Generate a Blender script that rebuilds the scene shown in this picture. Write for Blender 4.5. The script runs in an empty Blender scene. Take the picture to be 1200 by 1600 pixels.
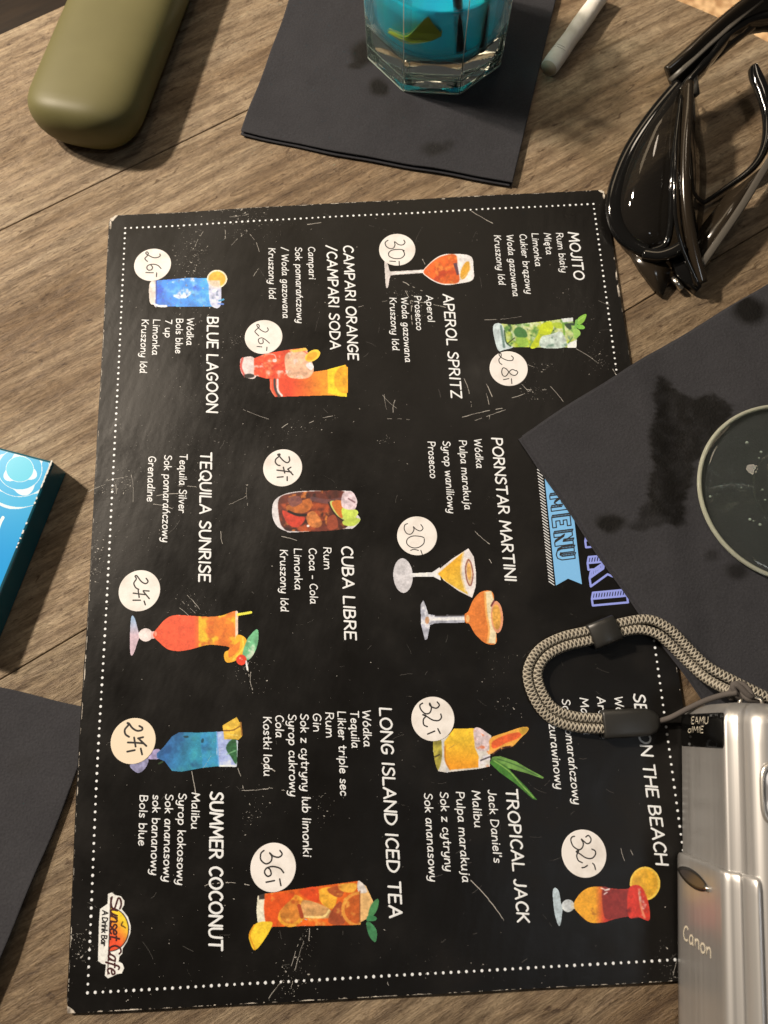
import bpy, bmesh, math, random
import numpy as np
from mathutils import Vector, Matrix

S = bpy.context.scene
COL = S.collection
# ------------------------------------------------------------------ camera
CAMR = ((0.9985974043, 0.0529417612, -0.0006277410),
        (-0.0511285097, 0.9611805332, -0.2711417675),
        (-0.0137513503, 0.2707935607, 0.9625392189))
CAMC = (4.33586, -66.29140, 278.90710)          # mm above the table top
cd = bpy.data.cameras.new('camera'); cam = bpy.data.objects.new('camera', cd); COL.objects.link(cam)
M4 = Matrix(CAMR).to_4x4(); M4.translation = Vector(CAMC) * 0.001
cam.matrix_world = M4
cd.sensor_fit = 'VERTICAL'; cd.sensor_height = 32; cd.sensor_width = 24; cd.lens = 24
cd.clip_start = 0.005; cd.clip_end = 20
cd.dof.use_dof = True; cd.dof.focus_distance = 0.29; cd.dof.aperture_fstop = 14
S.camera = cam
# ------------------------------------------------------------------ light
w = bpy.data.worlds.new('World'); S.world = w; w.use_nodes = True
w.node_tree.nodes['Background'].inputs[0].default_value = (1.0, 0.85, 0.70, 1)
w.node_tree.nodes['Background'].inputs[1].default_value = 0.05
def area(name, loc, target, size, power, col, shape='DISK', sy=None):
    l = bpy.data.lights.new(name, 'AREA'); l.shape = shape; l.size = size; l.energy = power; l.color = col
    if sy: l.size_y = sy
    o = bpy.data.objects.new(name, l); COL.objects.link(o); o.location = loc
    o.rotation_euler = (Vector(target) - Vector(loc)).to_track_quat('-Z', 'Y').to_euler()
    return o
area('pendant_lamp', (-0.84, 0.63, 0.94), (0, 0, 0), 0.085, 26.5, (1.0, 0.85, 0.68))
area('pendant_lamp', (-1.02, 0.56, 0.80), (0, 0, 0), 0.085, 7.5, (1.0, 0.86, 0.70))
area('overhead_fill', (0.38, 1.0, 1.9), (0, 0.1, 0), 0.26, 2.2, (1.0, 0.84, 0.66))  # unseen fill added overhead, also sets a highlight on the glass foot
area('sheen_panel', (-0.12, 0.85, 0.80), (0, 0.1, 0), 0.8, 1.5, (1.0, 0.78, 0.52), 'RECTANGLE', 0.22)  # unseen warm panel added for sheen on the card and refraction in glass
area('floor_fill', (0.62, 0.85, -0.12), (0.5, 0.7, -0.74), 0.12, 4.0, (1.0, 0.80, 0.55))  # unseen source added to brighten the floor beyond the table
area('cool_fill', (0.5, -0.4, 1.6), (0, 0, 0), 0.25, 1.3, (0.88, 0.94, 1.0))  # unseen cool fill added on the near right side
S.view_settings.view_transform = 'Standard'; S.view_settings.look = 'None'
S.view_settings.exposure = 0.0; S.view_settings.gamma = 1.0
S.cycles.use_denoising = True
S.cycles.max_bounces = 14; S.cycles.transmission_bounces = 12; S.cycles.transparent_max_bounces = 12
S.cycles.caustics_refractive = True; S.cycles.caustics_reflective = False; S.cycles.blur_glossy = 0.6
S.cycles.sample_clamp_indirect = 6.0

# ------------------------------------------------------------------ helpers
def U(px, py, z=0.0):
    """point of the scene (mm, z above the table) seen at a pixel of the 1200x1600 photograph"""
    d = [(px - 600) / 1200.0, -(py - 800) / 1200.0, -1.0]
    D = [sum(CAMR[i][j] * d[j] for j in range(3)) for i in range(3)]
    k = (z - CAMC[2]) / D[2]
    return Vector((CAMC[0] + k * D[0], CAMC[1] + k * D[1], z))
def U_np(px, py, z):
    a = (px - 600) / 1200.0; b = -(py - 800) / 1200.0
    D = [CAMR[i][0] * a + CAMR[i][1] * b - CAMR[i][2] for i in range(3)]
    k = (z - CAMC[2]) / D[2]
    return CAMC[0] + k * D[0], CAMC[1] + k * D[1]
def lin(c):
    c = c / 255.0
    return c / 12.92 if c <= 0.04045 else ((c + 0.055) / 1.055) ** 2.4
WHITE = (240, 228, 212)
def alb(rgb):
    """paint albedo of a printed colour: photographed value relative to the white paper beside it"""
    return tuple(min(0.9, lin(v) / lin(wv) * 0.78) for v, wv in zip(rgb, WHITE))

def mat(name, col=(0.5, 0.5, 0.5), rough=0.5, metal=0.0, spec=0.5, **kw):
    m = bpy.data.materials.new(name); m.use_nodes = True
    b = m.node_tree.nodes['Principled BSDF']
    b.inputs['Base Color'].default_value = (*col, 1); b.inputs['Roughness'].default_value = rough
    b.inputs['Metallic'].default_value = metal; b.inputs['Specular IOR Level'].default_value = spec
    for k, v in kw.items(): b.inputs[k.replace('_', ' ')].default_value = v
    return m
class NT:
    def __init__(s, m): s.m = m; s.t = m.node_tree; s.b = s.t.nodes['Principled BSDF']
    def n(s, typ, **kw):
        x = s.t.nodes.new(typ)
        for k, v in kw.items():
            if k.startswith('i_'): x.inputs[k[2:].replace('_', ' ')].default_value = v
            else: setattr(x, k, v)
        return x
    def l(s, a, b): s.t.links.new(a, b)
    def coord(s, rot=0.0, scale=(1, 1, 1)):
        tc = s.n('ShaderNodeTexCoord'); m0 = s.n('ShaderNodeMapping'); mp = s.n('ShaderNodeMapping')
        m0.inputs['Rotation'].default_value = (0, 0, rot); mp.inputs['Scale'].default_value = scale
        s.l(tc.outputs['Object'], m0.inputs['Vector']); s.l(m0.outputs['Vector'], mp.inputs['Vector']); return mp.outputs['Vector']
    def noise(s, vec, scale, detail=4, rough=0.55, dist=0.0):
        x = s.n('ShaderNodeTexNoise'); s.l(vec, x.inputs['Vector'])
        x.inputs['Scale'].default_value = scale; x.inputs['Detail'].default_value = detail
        x.inputs['Roughness'].default_value = rough; x.inputs['Distortion'].default_value = dist
        return x.outputs['Fac']
    def ramp(s, fac, stops):
        r = s.n('ShaderNodeValToRGB'); s.l(fac, r.inputs['Fac'])
        e = r.color_ramp.elements
        while len(e) < len(stops): e.new(0.5)
        for q, (p, c) in zip(e, stops):
            q.position = p; q.color = (*c, 1) if isinstance(c, tuple) else (c, c, c, 1)
        return r.outputs['Color']
    def mix(s, fac, a, b, typ='MIX'):
        x = s.n('ShaderNodeMix', data_type='RGBA', blend_type=typ)
        for i, v in ((0, fac), (6, a), (7, b)):
            if hasattr(v, 'node'): s.l(v, x.inputs[i])
            else: x.inputs[i].default_value = v if i == 0 else (*v, 1)
        return x.outputs[2]
    def bump(s, h, strength=0.3, dist=0.0005, prev=None):
        x = s.n('ShaderNodeBump'); s.l(h, x.inputs['Height'])
        x.inputs['Strength'].default_value = strength; x.inputs['Distance'].default_value = dist
        if prev: s.l(prev, x.inputs['Normal'])
        s.l(x.outputs['Normal'], s.b.inputs['Normal']); return x.outputs['Normal']

def mesh_obj(name, verts, faces, m, parent=None, smooth=False, mm=True, mats=None, midx=None):
    k = 0.001 if mm else 1.0
    me = bpy.data.meshes.new(name); me.from_pydata([(v[0] * k, v[1] * k, v[2] * k) for v in verts], [], faces)
    o = bpy.data.objects.new(name, me); COL.objects.link(o)
    for q in (mats or [m]): me.materials.append(q)
    if midx is not None: me.polygons.foreach_set('material_index', midx)
    if smooth: me.polygons.foreach_set('use_smooth', [True] * len(me.polygons))
    if parent: o.parent = parent
    me.update(); return o
def thing(name, label, cat, group=None, loc=(0, 0, 0)):
    o = bpy.data.objects.new(name, None); COL.objects.link(o); o.empty_display_size = 0.01
    o['label'] = label; o['category'] = cat
    if group: o['group'] = group
    return o
def tag(o, label=None, cat=None, group=None, kind=None):
    for k, v in (('label', label), ('category', cat), ('group', group), ('kind', kind)):
        if v: o[k] = v
    return o
class MB:
    """collects shapes (mm) into one mesh"""
    def __init__(s): s.v = []; s.f = []; s.mi = []
    def add(s, vs, fs, mi=0):
        n = len(s.v); s.v += [tuple(v) for v in vs]; s.f += [tuple(i + n for i in f) for f in fs]; s.mi += [mi] * len(fs)
    def build(s, name, m, parent=None, smooth=True, mats=None):
        return mesh_obj(name, s.v, s.f, m, parent, smooth, mats=mats, midx=s.mi if mats else None)
    def loft(s, rings, closed=True, cap=True, mi=0, loop=False):
        n = len(rings[0]); vs = [p for r in rings for p in r]; fs = []
        R = len(rings)
        for i in range(R if loop else R - 1):
            a, b = i * n, ((i + 1) % R) * n
            for j in range(n if closed else n - 1):
                k = (j + 1) % n; fs.append((a + j, a + k, b + k, b + j))
        if cap and not loop: fs.append(tuple(reversed(range(n)))); fs.append(tuple(range((R - 1) * n, R * n)))
        s.add(vs, fs, mi)
    def sweep(s, pts, wd, ht, up=(0, 0, 1), n=14, power=2.0, loop=False, mi=0, cap=True):
        pts = [Vector(p) for p in pts]; R = len(pts); rings = []; up = Vector(up)
        for i, p in enumerate(pts):
            if loop: t = pts[(i + 1) % R] - pts[i - 1]
            else: t = pts[min(i + 1, R - 1)] - pts[max(i - 1, 0)]
            t.normalize(); sd = t.cross(up)
            if sd.length < 1e-4: sd = t.cross(Vector((0, 1, 0)))
            sd.normalize(); u = sd.cross(t)
            W = wd[i] if isinstance(wd, (list, tuple)) else wd; H = ht[i] if isinstance(ht, (list, tuple)) else ht
            ring = []
            for j in range(n):
                a = 2 * math.pi * j / n; c, q = math.cos(a), math.sin(a)
                c = math.copysign(abs(c) ** (2 / power), c); q = math.copysign(abs(q) ** (2 / power), q)
                ring.append(p + sd * (c * W / 2) + u * (q * H / 2))
            rings.append(ring)
        s.loft(rings, True, cap, mi, loop)
    def lathe(s, prof, c=(0, 0), n=48, z0=0, mi=0, cap=False):
        s.loft([[(c[0] + r * math.cos(2 * math.pi * j / n), c[1] + r * math.sin(2 * math.pi * j / n), z0 + z) for j in range(n)] for r, z in prof], True, cap, mi)
def cr(pts, k=6, closed=False):
    """Catmull-Rom through points of any dimension"""
    P = [np.array(p, float) for p in pts]; n = len(P); out = []
    if n < 3 and not closed:
        return [tuple(P[0] + (P[-1] - P[0]) * t / k) for t in range(k + 1)]
    for i in range(n if closed else n - 1):
        if closed: a, b, c, d = P[i - 1], P[i], P[(i + 1) % n], P[(i + 2) % n]
        else: a, b, c, d = P[max(i - 1, 0)], P[i], P[i + 1], P[min(i + 2, n - 1)]
        for t in range(k):
            u = t / k
            out.append(tuple(0.5 * (2 * b + (c - a) * u + (2 * a - 5 * b + 4 * c - d) * u * u + (3 * b - a - 3 * c + d) * u ** 3)))
    if not closed: out.append(tuple(P[-1]))
    return out
def add_attr(me, name, rgb):
    a = me.color_attributes.new(name, 'FLOAT_COLOR', 'POINT')
    n = len(me.vertices); d = np.ones((n, 4), np.float32); d[:, :3] = rgb
    a.data.foreach_set('color', d.ravel())
def attr_node(t, name):
    x = t.n('ShaderNodeAttribute'); x.attribute_name = name; return x.outputs['Color']

# value noise on numpy grids
def vnoise(X, Y, scale, seed=0, octaves=3):
    rs = np.random.RandomState(seed); out = np.zeros_like(X); amp = 1.0; tot = 0
    for o in range(octaves):
        T = rs.rand(64, 64); x = X / scale; y = Y / scale
        xi = np.floor(x).astype(int); yi = np.floor(y).astype(int); fx = x - xi; fy = y - yi
        fx = fx * fx * (3 - 2 * fx); fy = fy * fy * (3 - 2 * fy)
        g = lambda a, b: T[a % 64, b % 64]
        out += amp * ((g(xi, yi) * (1 - fx) + g(xi + 1, yi) * fx) * (1 - fy) + (g(xi, yi + 1) * (1 - fx) + g(xi + 1, yi + 1) * fx) * fy)
        tot += amp; amp *= 0.55; scale /= 2.1
    return out / tot
def inpoly(X, Y, pts):
    r = np.zeros(X.shape, bool); n = len(pts)
    for i in range(n):
        x1, y1 = pts[i]; x2, y2 = pts[(i + 1) % n]
        if y1 == y2: continue
        c = ((y1 > Y) != (y2 > Y)) & (X < (x2 - x1) * (Y - y1) / (y2 - y1) + x1)
        r ^= c
    return r

# ------------------------------------------------------------------ floor, table
m = mat('floor_tile', (0.42, 0.27, 0.16), 0.5); t = NT(m)
v = t.coord(0.5); f = t.noise(v, 90, 3)
t.l(t.ramp(f, [(0.35, (0.46, 0.27, 0.14)), (0.62, (0.86, 0.62, 0.38))]), t.b.inputs['Base Color'])
q = 3000
o = mesh_obj('floor', [(-q, -q, -740), (q, -q, -740), (q, q, -740), (-q, q, -740)], [(0, 1, 2, 3)], m); o['kind'] = 'structure'

GA = math.radians(28)
m_wood = mat('weathered_wood', rough=0.6); t = NT(m_wood)
tc = t.n('ShaderNodeTexCoord'); ad = t.n('ShaderNodeVectorMath', operation='ADD')
pk = attr_node(t, 'plank'); sc = t.n('ShaderNodeVectorMath', operation='SCALE'); t.l(pk, sc.inputs[0]); sc.inputs['Scale'].default_value = 3.7
mp0 = t.n('ShaderNodeMapping'); mp0.inputs['Rotation'].default_value = (0, 0, -GA); t.l(tc.outputs['Object'], mp0.inputs['Vector'])
t.l(mp0.outputs['Vector'], ad.inputs[0]); t.l(sc.outputs['Vector'], ad.inputs[1])
def scaled(sx, sy):
    x = t.n('ShaderNodeMapping'); x.inputs['Scale'].default_value = (sx, sy, 8); t.l(ad.outputs['Vector'], x.inputs['Vector']); return x.outputs['Vector']
big = t.noise(scaled(5.5, 26), 1.0, 5, 0.62, 1.2)
mid = t.noise(scaled(30, 165), 1.0, 6, 0.66, 1.1)
fine = t.noise(scaled(150, 950), 1.0, 5, 0.75, 0.4)
saw = t.noise(scaled(420, 260), 1.0, 3, 0.7, 0.6)
blot = t.noise(scaled(9, 14), 1.0, 5, 0.65, 0.8)
wv = t.n('ShaderNodeTexWave', wave_type='BANDS', bands_direction='Y', wave_profile='SIN')
t.l(scaled(2.6, 17), wv.inputs['Vector']); wv.inputs['Scale'].default_value = 2.3; wv.inputs['Distortion'].default_value = 9; wv.inputs['Detail'].default_value = 4; wv.inputs['Detail Scale'].default_value = 1.1
c1 = t.ramp(big, [(0.28, (0.165, 0.112, 0.060)), (0.5, (0.275, 0.220, 0.152)), (0.72, (0.355, 0.308, 0.235))])
c2 = t.mix(0.52, c1, t.ramp(mid, [(0.30, (0.42, 0.35, 0.27)), (0.5, (0.95, 0.94, 0.92)), (0.72, (1.38, 1.38, 1.37))]), 'MULTIPLY')
c3 = t.mix(0.40, c2, t.ramp(wv.outputs['Fac'], [(0.0, (0.36, 0.26, 0.17)), (0.4, (1.0, 0.97, 0.93)), (1.0, (1.2, 1.2, 1.17))]), 'MULTIPLY')
c4 = t.mix(0.9, c3, t.ramp(fine, [(0.3, (0.40, 0.34, 0.29)), (0.5, (1, 1, 1)), (0.72, (1.38, 1.38, 1.36))]), 'MULTIPLY')
c4 = t.mix(0.45, c4, t.ramp(saw, [(0.3, (0.6, 0.56, 0.52)), (0.55, (1, 1, 1)), (0.75, (1.25, 1.25, 1.24))]), 'MULTIPLY')
c5 = t.mix(0.55, c4, t.ramp(blot, [(0.3, (0.55, 0.45, 0.35)), (0.55, (1, 1, 1)), (0.75, (1.12, 1.14, 1.16))]), 'MULTIPLY')
pit = t.noise(scaled(170, 420), 1.0, 2, 0.5, 0.8); c5 = t.mix(0.8, c5, t.ramp(pit, [(0.27, (0.28, 0.20, 0.13)), (0.36, (1, 1, 1))]), 'MULTIPLY')
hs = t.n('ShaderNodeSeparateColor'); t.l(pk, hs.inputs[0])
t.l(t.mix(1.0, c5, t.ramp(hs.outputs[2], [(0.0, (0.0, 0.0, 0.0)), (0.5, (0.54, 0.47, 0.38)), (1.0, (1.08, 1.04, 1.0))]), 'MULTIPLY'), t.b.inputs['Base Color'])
t.l(t.ramp(mid, [(0.3, 0.75), (0.7, 0.5)]), t.b.inputs['Roughness'])
nb = t.bump(fine, 0.8, 0.0008); nb = t.bump(saw, 0.4, 0.0006, nb); t.bump(mid, 0.6, 0.0014, nb)

TC = (-5.0, -8.0); TR = 302.0
table = thing('round_table', 'round table of weathered grey brown planks under the menu', 'table')
ex = Vector((math.cos(GA), math.sin(GA))); ey = Vector((-math.sin(GA), math.cos(GA)))
def seam_line(p, q_):
    """a seam through two points: direction angle and distance from the table centre"""
    d = (Vector(q_) - Vector(p)).normalized(); n_ = Vector((-d.y, d.x)); return math.atan2(d.y, d.x), (Vector(p) - Vector(TC)).dot(n_)
s1 = seam_line(U(0, 360).xy, U(185, 270).xy); s2 = seam_line(U(0, 1061.6).xy, U(130.7, 984.6).xy)
cuts = [(s1[0], TR - .5), s1, s2, (s2[0] + .02, -TR + .5)]
mb = MB(); pl = []; rp = random.Random(4)
def hit(an, of, sg):
    d = Vector((math.cos(an), math.sin(an))); n_ = Vector((-d.y, d.x)); return Vector(TC) + n_ * of + d * (sg * math.sqrt(max(TR * TR - of * of, 0)))
for ci, (A_, B_) in enumerate(zip(cuts[:-1], cuts[1:])):
    g = 0.16; oa = A_[1] - (g if ci else 0); ob = B_[1] + (g if ci < len(cuts) - 2 else 0)
    def outline(d):
        pr, pq = [], []
        for i in range(61):
            k = i / 60; an = B_[0] + (A_[0] - B_[0]) * k; of = (ob + d) + (oa - ob - 2 * d) * k
            pr.append(hit(an, of, 1) - Vector((math.cos(an), math.sin(an))) * d); pq.append(hit(an, of, -1) + Vector((math.cos(an), math.sin(an))) * d)
        return pr + pq[::-1]
    rings = [[(*p, -28) for p in outline(0)], [(*p, -.45) for p in outline(0)], [(*p, -.1) for p in outline(.2)], [(*p, 0) for p in outline(.6)]]
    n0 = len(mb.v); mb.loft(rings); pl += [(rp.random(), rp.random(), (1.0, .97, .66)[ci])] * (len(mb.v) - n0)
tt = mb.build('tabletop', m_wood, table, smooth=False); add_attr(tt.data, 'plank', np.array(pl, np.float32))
m_iron = mat('black_iron', (0.02, 0.02, 0.02), 0.5, 0.6)
mb = MB(); mb.lathe([(0, -29), (60, -29), (60, -34), (28, -40), (28, -700), (60, -706), (210, -728), (215, -739), (0, -739)], TC, 40); mb.build('pedestal', m_iron, table)

m_dark = mat('dark_stained_wood', (0.035, 0.022, 0.013), 0.5); t = NT(m_dark)
f = t.noise(t.coord(-0.5, (12, 120, 10)), 1.0, 4); t.l(t.ramp(f, [(0.3, (0.005, 0.003, 0.002)), (0.7, (0.03, 0.018, 0.009))]), t.b.inputs['Base Color']); t.bump(f, 0.3, 0.001)
stool = thing('wooden_stool', 'dark brown wooden stool seat standing lower beyond the left table edge', 'stool')
mb = MB(); cx, cy = -330.0, 480.0
mb.loft([[(cx + r * math.cos(a) , cy + r * math.sin(a), z) for a in [2 * math.pi * j / 64 for j in range(64)]] for r, z in ((196, -292), (200, -286), (200, -264), (196, -258), (170, -257))]); mb.build('seat', m_dark, stool)
for k in range(4):
    a = math.pi / 4 + k * math.pi / 2; mb = MB()
    mb.sweep([(cx + 120 * math.cos(a), cy + 120 * math.sin(a), -292), (cx + 165 * math.cos(a), cy + 165 * math.sin(a), -740)], 34, 34, up=(0, 1, 0.01), n=12); mb.build('leg', m_dark, stool)
# ------------------------------------------------------------------ hand-lettered alphabet (cap height 1): L = straight strokes, C = curved strokes
GL = {}
def gl(ch, wd, *st): GL[ch] = (wd, st)
def L(*p): return ('L', p)
def Cc(*p): return ('C', p)
gl('A', .72, L((0, 0), (.36, 1), (.72, 0)), L((.14, .34), (.6, .34)))
gl('B', .6, L((0, 0), (0, 1)), Cc((0, 1), (.34, .98), (.48, .77), (.34, .56), (0, .52)), Cc((0, .52), (.4, .5), (.58, .27), (.42, .04), (0, 0)))
gl('C', .6, Cc((.6, .86), (.42, 1), (.17, .88), (.02, .5), (.13, .12), (.38, 0), (.6, .12)))
gl('D', .68, L((0, 0), (0, 1)), Cc((0, 1), (.36, .94), (.66, .6), (.58, .24), (.3, .03), (0, 0)))
gl('E', .52, L((.52, 0), (0, 0), (0, 1), (.5, 1)), L((0, .52), (.42, .52)))
gl('G', .68, Cc((.62, .86), (.42, 1), (.15, .86), (.02, .45), (.17, .06), (.42, .02), (.62, .16), (.65, .42)), L((.65, .42), (.36, .42)))
gl('H', .66, L((0, 0), (0, 1)), L((.66, 0), (.66, 1)), L((0, .5), (.66, .5)))
gl('I', .1, L((.05, 0), (.05, 1)))
gl('J', .4, Cc((.38, 1), (.38, .6), (.37, .25), (.26, .03), (.1, 0), (0, .1)))
gl('K', .58, L((0, 0), (0, 1)), L((.54, 1), (0, .42)), L((.16, .58), (.58, 0)))
gl('L', .5, L((0, 1), (0, 0), (.5, 0)))
gl('M', .84, L((0, 0), (.1, 1), (.42, .3), (.74, 1), (.84, 0)))
gl('N', .68, L((0, 0), (0, 1), (.68, 0), (.68, 1)))
gl('O', .78, Cc((.42, 1), (.14, .87), (0, .5), (.13, .12), (.38, 0), (.64, .12), (.78, .5), (.66, .86), (.42, 1), (.36, .99)))
gl('P', .56, L((0, 0), (0, 1)), Cc((0, 1), (.36, .98), (.55, .76), (.4, .5), (0, .44)))
gl('Q', .8, Cc((.42, 1), (.14, .87), (0, .5), (.13, .12), (.38, 0), (.64, .12), (.78, .5), (.66, .86), (.42, 1), (.36, .99)), L((.46, .26), (.82, -.12)))
gl('R', .6, L((0, 0), (0, 1)), Cc((0, 1), (.36, .98), (.52, .77), (.38, .54), (0, .48)), L((.22, .5), (.6, 0)))
gl('S', .54, Cc((.52, .87), (.34, 1), (.1, .91), (.06, .7), (.28, .53), (.5, .36), (.48, .12), (.26, 0), (.0, .1)))
gl('T', .66, L((0, 1), (.66, 1)), L((.33, 1), (.33, 0)))
gl('U', .64, Cc((0, 1), (.0, .6), (.03, .22), (.16, .02), (.34, 0), (.54, .1), (.63, .4), (.64, 1)))
gl('W', .98, L((0, 1), (.22, 0), (.48, .8), (.74, 0), (.98, 1)))
gl('X', .62, L((0, 1), (.62, 0)), L((0, 0), (.6, 1)))
gl('Z', .58, L((0, 1), (.56, 1), (0, 0), (.58, 0)))
_a = Cc((.44, .56), (.3, .63), (.12, .55), (.02, .3), (.06, .07), (.2, 0), (.36, .12), (.45, .4))
_o = Cc((.28, .62), (.08, .53), (0, .3), (.1, .04), (.26, 0), (.44, .1), (.52, .34), (.42, .57), (.26, .62))
gl('a', .54, _a, Cc((.46, .62), (.45, .3), (.47, .08), (.54, 0)))
gl('ą', .54, _a, Cc((.46, .62), (.45, .3), (.47, .08), (.54, 0)), Cc((.5, 0), (.4, -.12), (.46, -.24), (.56, -.2)))
gl('b', .5, L((0, 1), (.02, 0)), Cc((.02, .4), (.2, .62), (.42, .55), (.5, .32), (.4, .07), (.2, 0), (.02, .08)))
gl('c', .42, Cc((.42, .52), (.27, .62), (.1, .54), (.01, .3), (.08, .06), (.24, 0), (.42, .09)))
gl('d', .52, _a, Cc((.48, 1), (.45, .5), (.46, .12), (.52, 0)))
_e = Cc((.03, .33), (.3, .34), (.44, .42), (.36, .6), (.18, .6), (.03, .42), (.02, .16), (.16, 0), (.34, .02), (.46, .12))
gl('e', .46, _e)
gl('ę', .46, _e, Cc((.32, 0), (.24, -.12), (.3, -.24), (.4, -.2)))
gl('f', .4, Cc((.4, .95), (.25, 1), (.15, .85), (.13, .4), (.1, -.2)), L((0, .58), (.34, .6)))
gl('g', .54, _a, Cc((.47, .62), (.47, .1), (.42, -.22), (.24, -.34), (.04, -.26)))
gl('h', .5, L((0, 1), (.02, 0)), Cc((.02, .36), (.2, .6), (.38, .58), (.46, .36), (.47, 0)))
gl('i', .1, L((.05, .62), (.05, 0)), L((.06, .86), (.08, .9)))
gl('j', .22, Cc((.18, .62), (.18, .1), (.14, -.2), (.0, -.3)), L((.19, .86), (.21, .9)))
gl('k', .46, L((0, 1), (.02, 0)), L((.42, .6), (.02, .28)), L((.14, .37), (.46, 0)))
gl('l', .08, L((.04, 1), (.04, 0)))
gl('ł', .22, L((.11, 1), (.11, 0)), L((0, .42), (.22, .6)))
gl('m', .8, L((.02, .62), (.0, 0)), Cc((.02, .38), (.16, .6), (.32, .58), (.37, .36), (.37, 0)), Cc((.37, .36), (.52, .6), (.68, .58), (.75, .36), (.8, 0)))
_n = (L((.02, .62), (.0, 0)), Cc((.02, .36), (.2, .6), (.38, .58), (.45, .36), (.48, 0)))
gl('n', .5, *_n); gl('ń', .5, *_n, L((.2, .74), (.34, .94)))
gl('o', .52, _o); gl('ó', .52, _o, L((.24, .74), (.38, .94)))
gl('p', .52, L((.02, .62), (0, -.34)), Cc((.02, .4), (.2, .62), (.42, .56), (.51, .32), (.4, .07), (.2, 0), (.02, .1)))
gl('q', .54, _a, L((.47, .62), (.46, -.34)), L((.46, -.34), (.56, -.24)))
gl('r', .36, L((.02, .62), (.02, 0)), Cc((.02, .34), (.12, .54), (.26, .62), (.36, .55)))
gl('s', .4, Cc((.38, .54), (.22, .62), (.06, .54), (.1, .38), (.3, .28), (.38, .14), (.26, .01), (.0, .06)))
gl('t', .4, Cc((.17, .9), (.16, .4), (.18, .08), (.28, 0), (.4, .06)), L((0, .6), (.38, .62)))
gl('u', .52, Cc((0, .62), (.0, .3), (.08, .04), (.22, 0), (.38, .14), (.45, .4)), Cc((.46, .62), (.45, .25), (.47, .05), (.52, 0)))
gl('v', .46, L((0, .62), (.22, 0), (.46, .62)))
gl('w', .74, L((0, .62), (.16, 0), (.37, .54), (.56, 0), (.74, .62)))
gl('y', .5, Cc((0, .62), (.02, .3), (.1, .08), (.24, .06), (.38, .22), (.45, .45)), Cc((.47, .62), (.45, .1), (.38, -.22), (.2, -.34), (.0, -.26)))
gl('z', .44, L((0, .6), (.42, .6), (0, 0), (.44, 0)))
gl('ż', .44, L((0, .6), (.42, .6), (0, 0), (.44, 0)), L((.2, .8), (.22, .84)))
gl('7', .5, L((0, .95), (.5, .95), (.16, 0)))
gl('/', .4, L((0, -.1), (.4, 1.05)))
gl('.', .1, L((.04, .02), (.06, .02)))
gl("'", .1, L((.05, 1), (.03, .78)))
gl('-', .34, L((0, .36), (.34, .36)))
GL[' '] = (.26, ())

_zc = [0]
def ribbon(mb, pts, wd, zf, crown=0.045, mi=0, cap=True, base=0.03):
    """a slightly crowned painted stroke along pts (mm); zf(x,y) gives the surface height"""
    P = [np.array(p, float) for p in pts]; n = len(P)
    if n < 2: return
    vs = []; fs = []; _zc[0] = (_zc[0] + 1) % 17; e = base + _zc[0] * 0.0006
    nr = []
    for i in range(n):
        t_ = P[min(i + 1, n - 1)] - P[max(i - 1, 0)]; l_ = math.hypot(*t_) or 1e-6; nr.append(np.array((-t_[1], t_[0])) / l_)
    for p, q_ in zip(P, nr):
        for k, h in ((-.5, 0), (0, crown), (.5, 0)):
            x, y = p + q_ * wd * k; vs.append((x, y, zf(x, y) + e + h))
    for i in range(n - 1):
        a = i * 3; fs += [(a, a + 3, a + 4, a + 1), (a + 1, a + 4, a + 5, a + 2)]
    if cap:
        for i, sg in ((0, -1), (n - 1, 1)):
            q_ = nr[i]; tg = np.array((q_[1], -q_[0])) * sg; c = i * 3 + 1; prev = i * 3 + 2
            for k in range(1, 6):
                a = math.pi / 2 - k * math.pi / 6; x, y = P[i] + (q_ * math.sin(a) + tg * math.cos(a)) * wd * .5
                vs.append((x, y, zf(x, y) + e)); fs.append((c, prev, len(vs) - 1)); prev = len(vs) - 1
            fs.append((c, prev, i * 3))
    # every face must look up
    ff = []
    for f in fs:
        a, b, c = [np.array(vs[i][:2]) for i in f[:3]]
        cz = (b[0] - a[0]) * (c[1] - a[1]) - (b[1] - a[1]) * (c[0] - a[0])
        ff.append(f if cz >= 0 else tuple(reversed(f)))
    mb.add(vs, ff, mi)
def text_width(s):
    return sum(GL[c][0] for c in s) + 0.2 * (len(s) - 1)
def text_strokes(s, slant=0.10, gap=0.2):
    x = 0; out = []
    for c in s:
        wd, st = GL[c]
        for k, p in st:
            q_ = [(x + a + slant * b, b) for a, b in p]
            if k == 'C': out.append(cr(q_, 5))
            else: out += [[q_[i], q_[i + 1]] for i in range(len(q_) - 1)]
        x += wd + gap
    return out
def text(mb, s, px, py, py1, cap, wt, zf, jit=0.0):
    a = U(px, py, 1.2); h = (U(px + cap, py, 1.2) - a).length
    b = U(px, py1, 1.2); Ln = a.y - b.y; kx = Ln / text_width(s)
    r = random.Random(hash(s) % 1000 if False else len(s) * 31 + ord(s[0]))
    for st in text_strokes(s):
        ribbon(mb, [(a.x + q_[1] * h, a.y - q_[0] * kx) for q_ in st], wt * h * r.uniform(.94, 1.06), zf)

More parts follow.
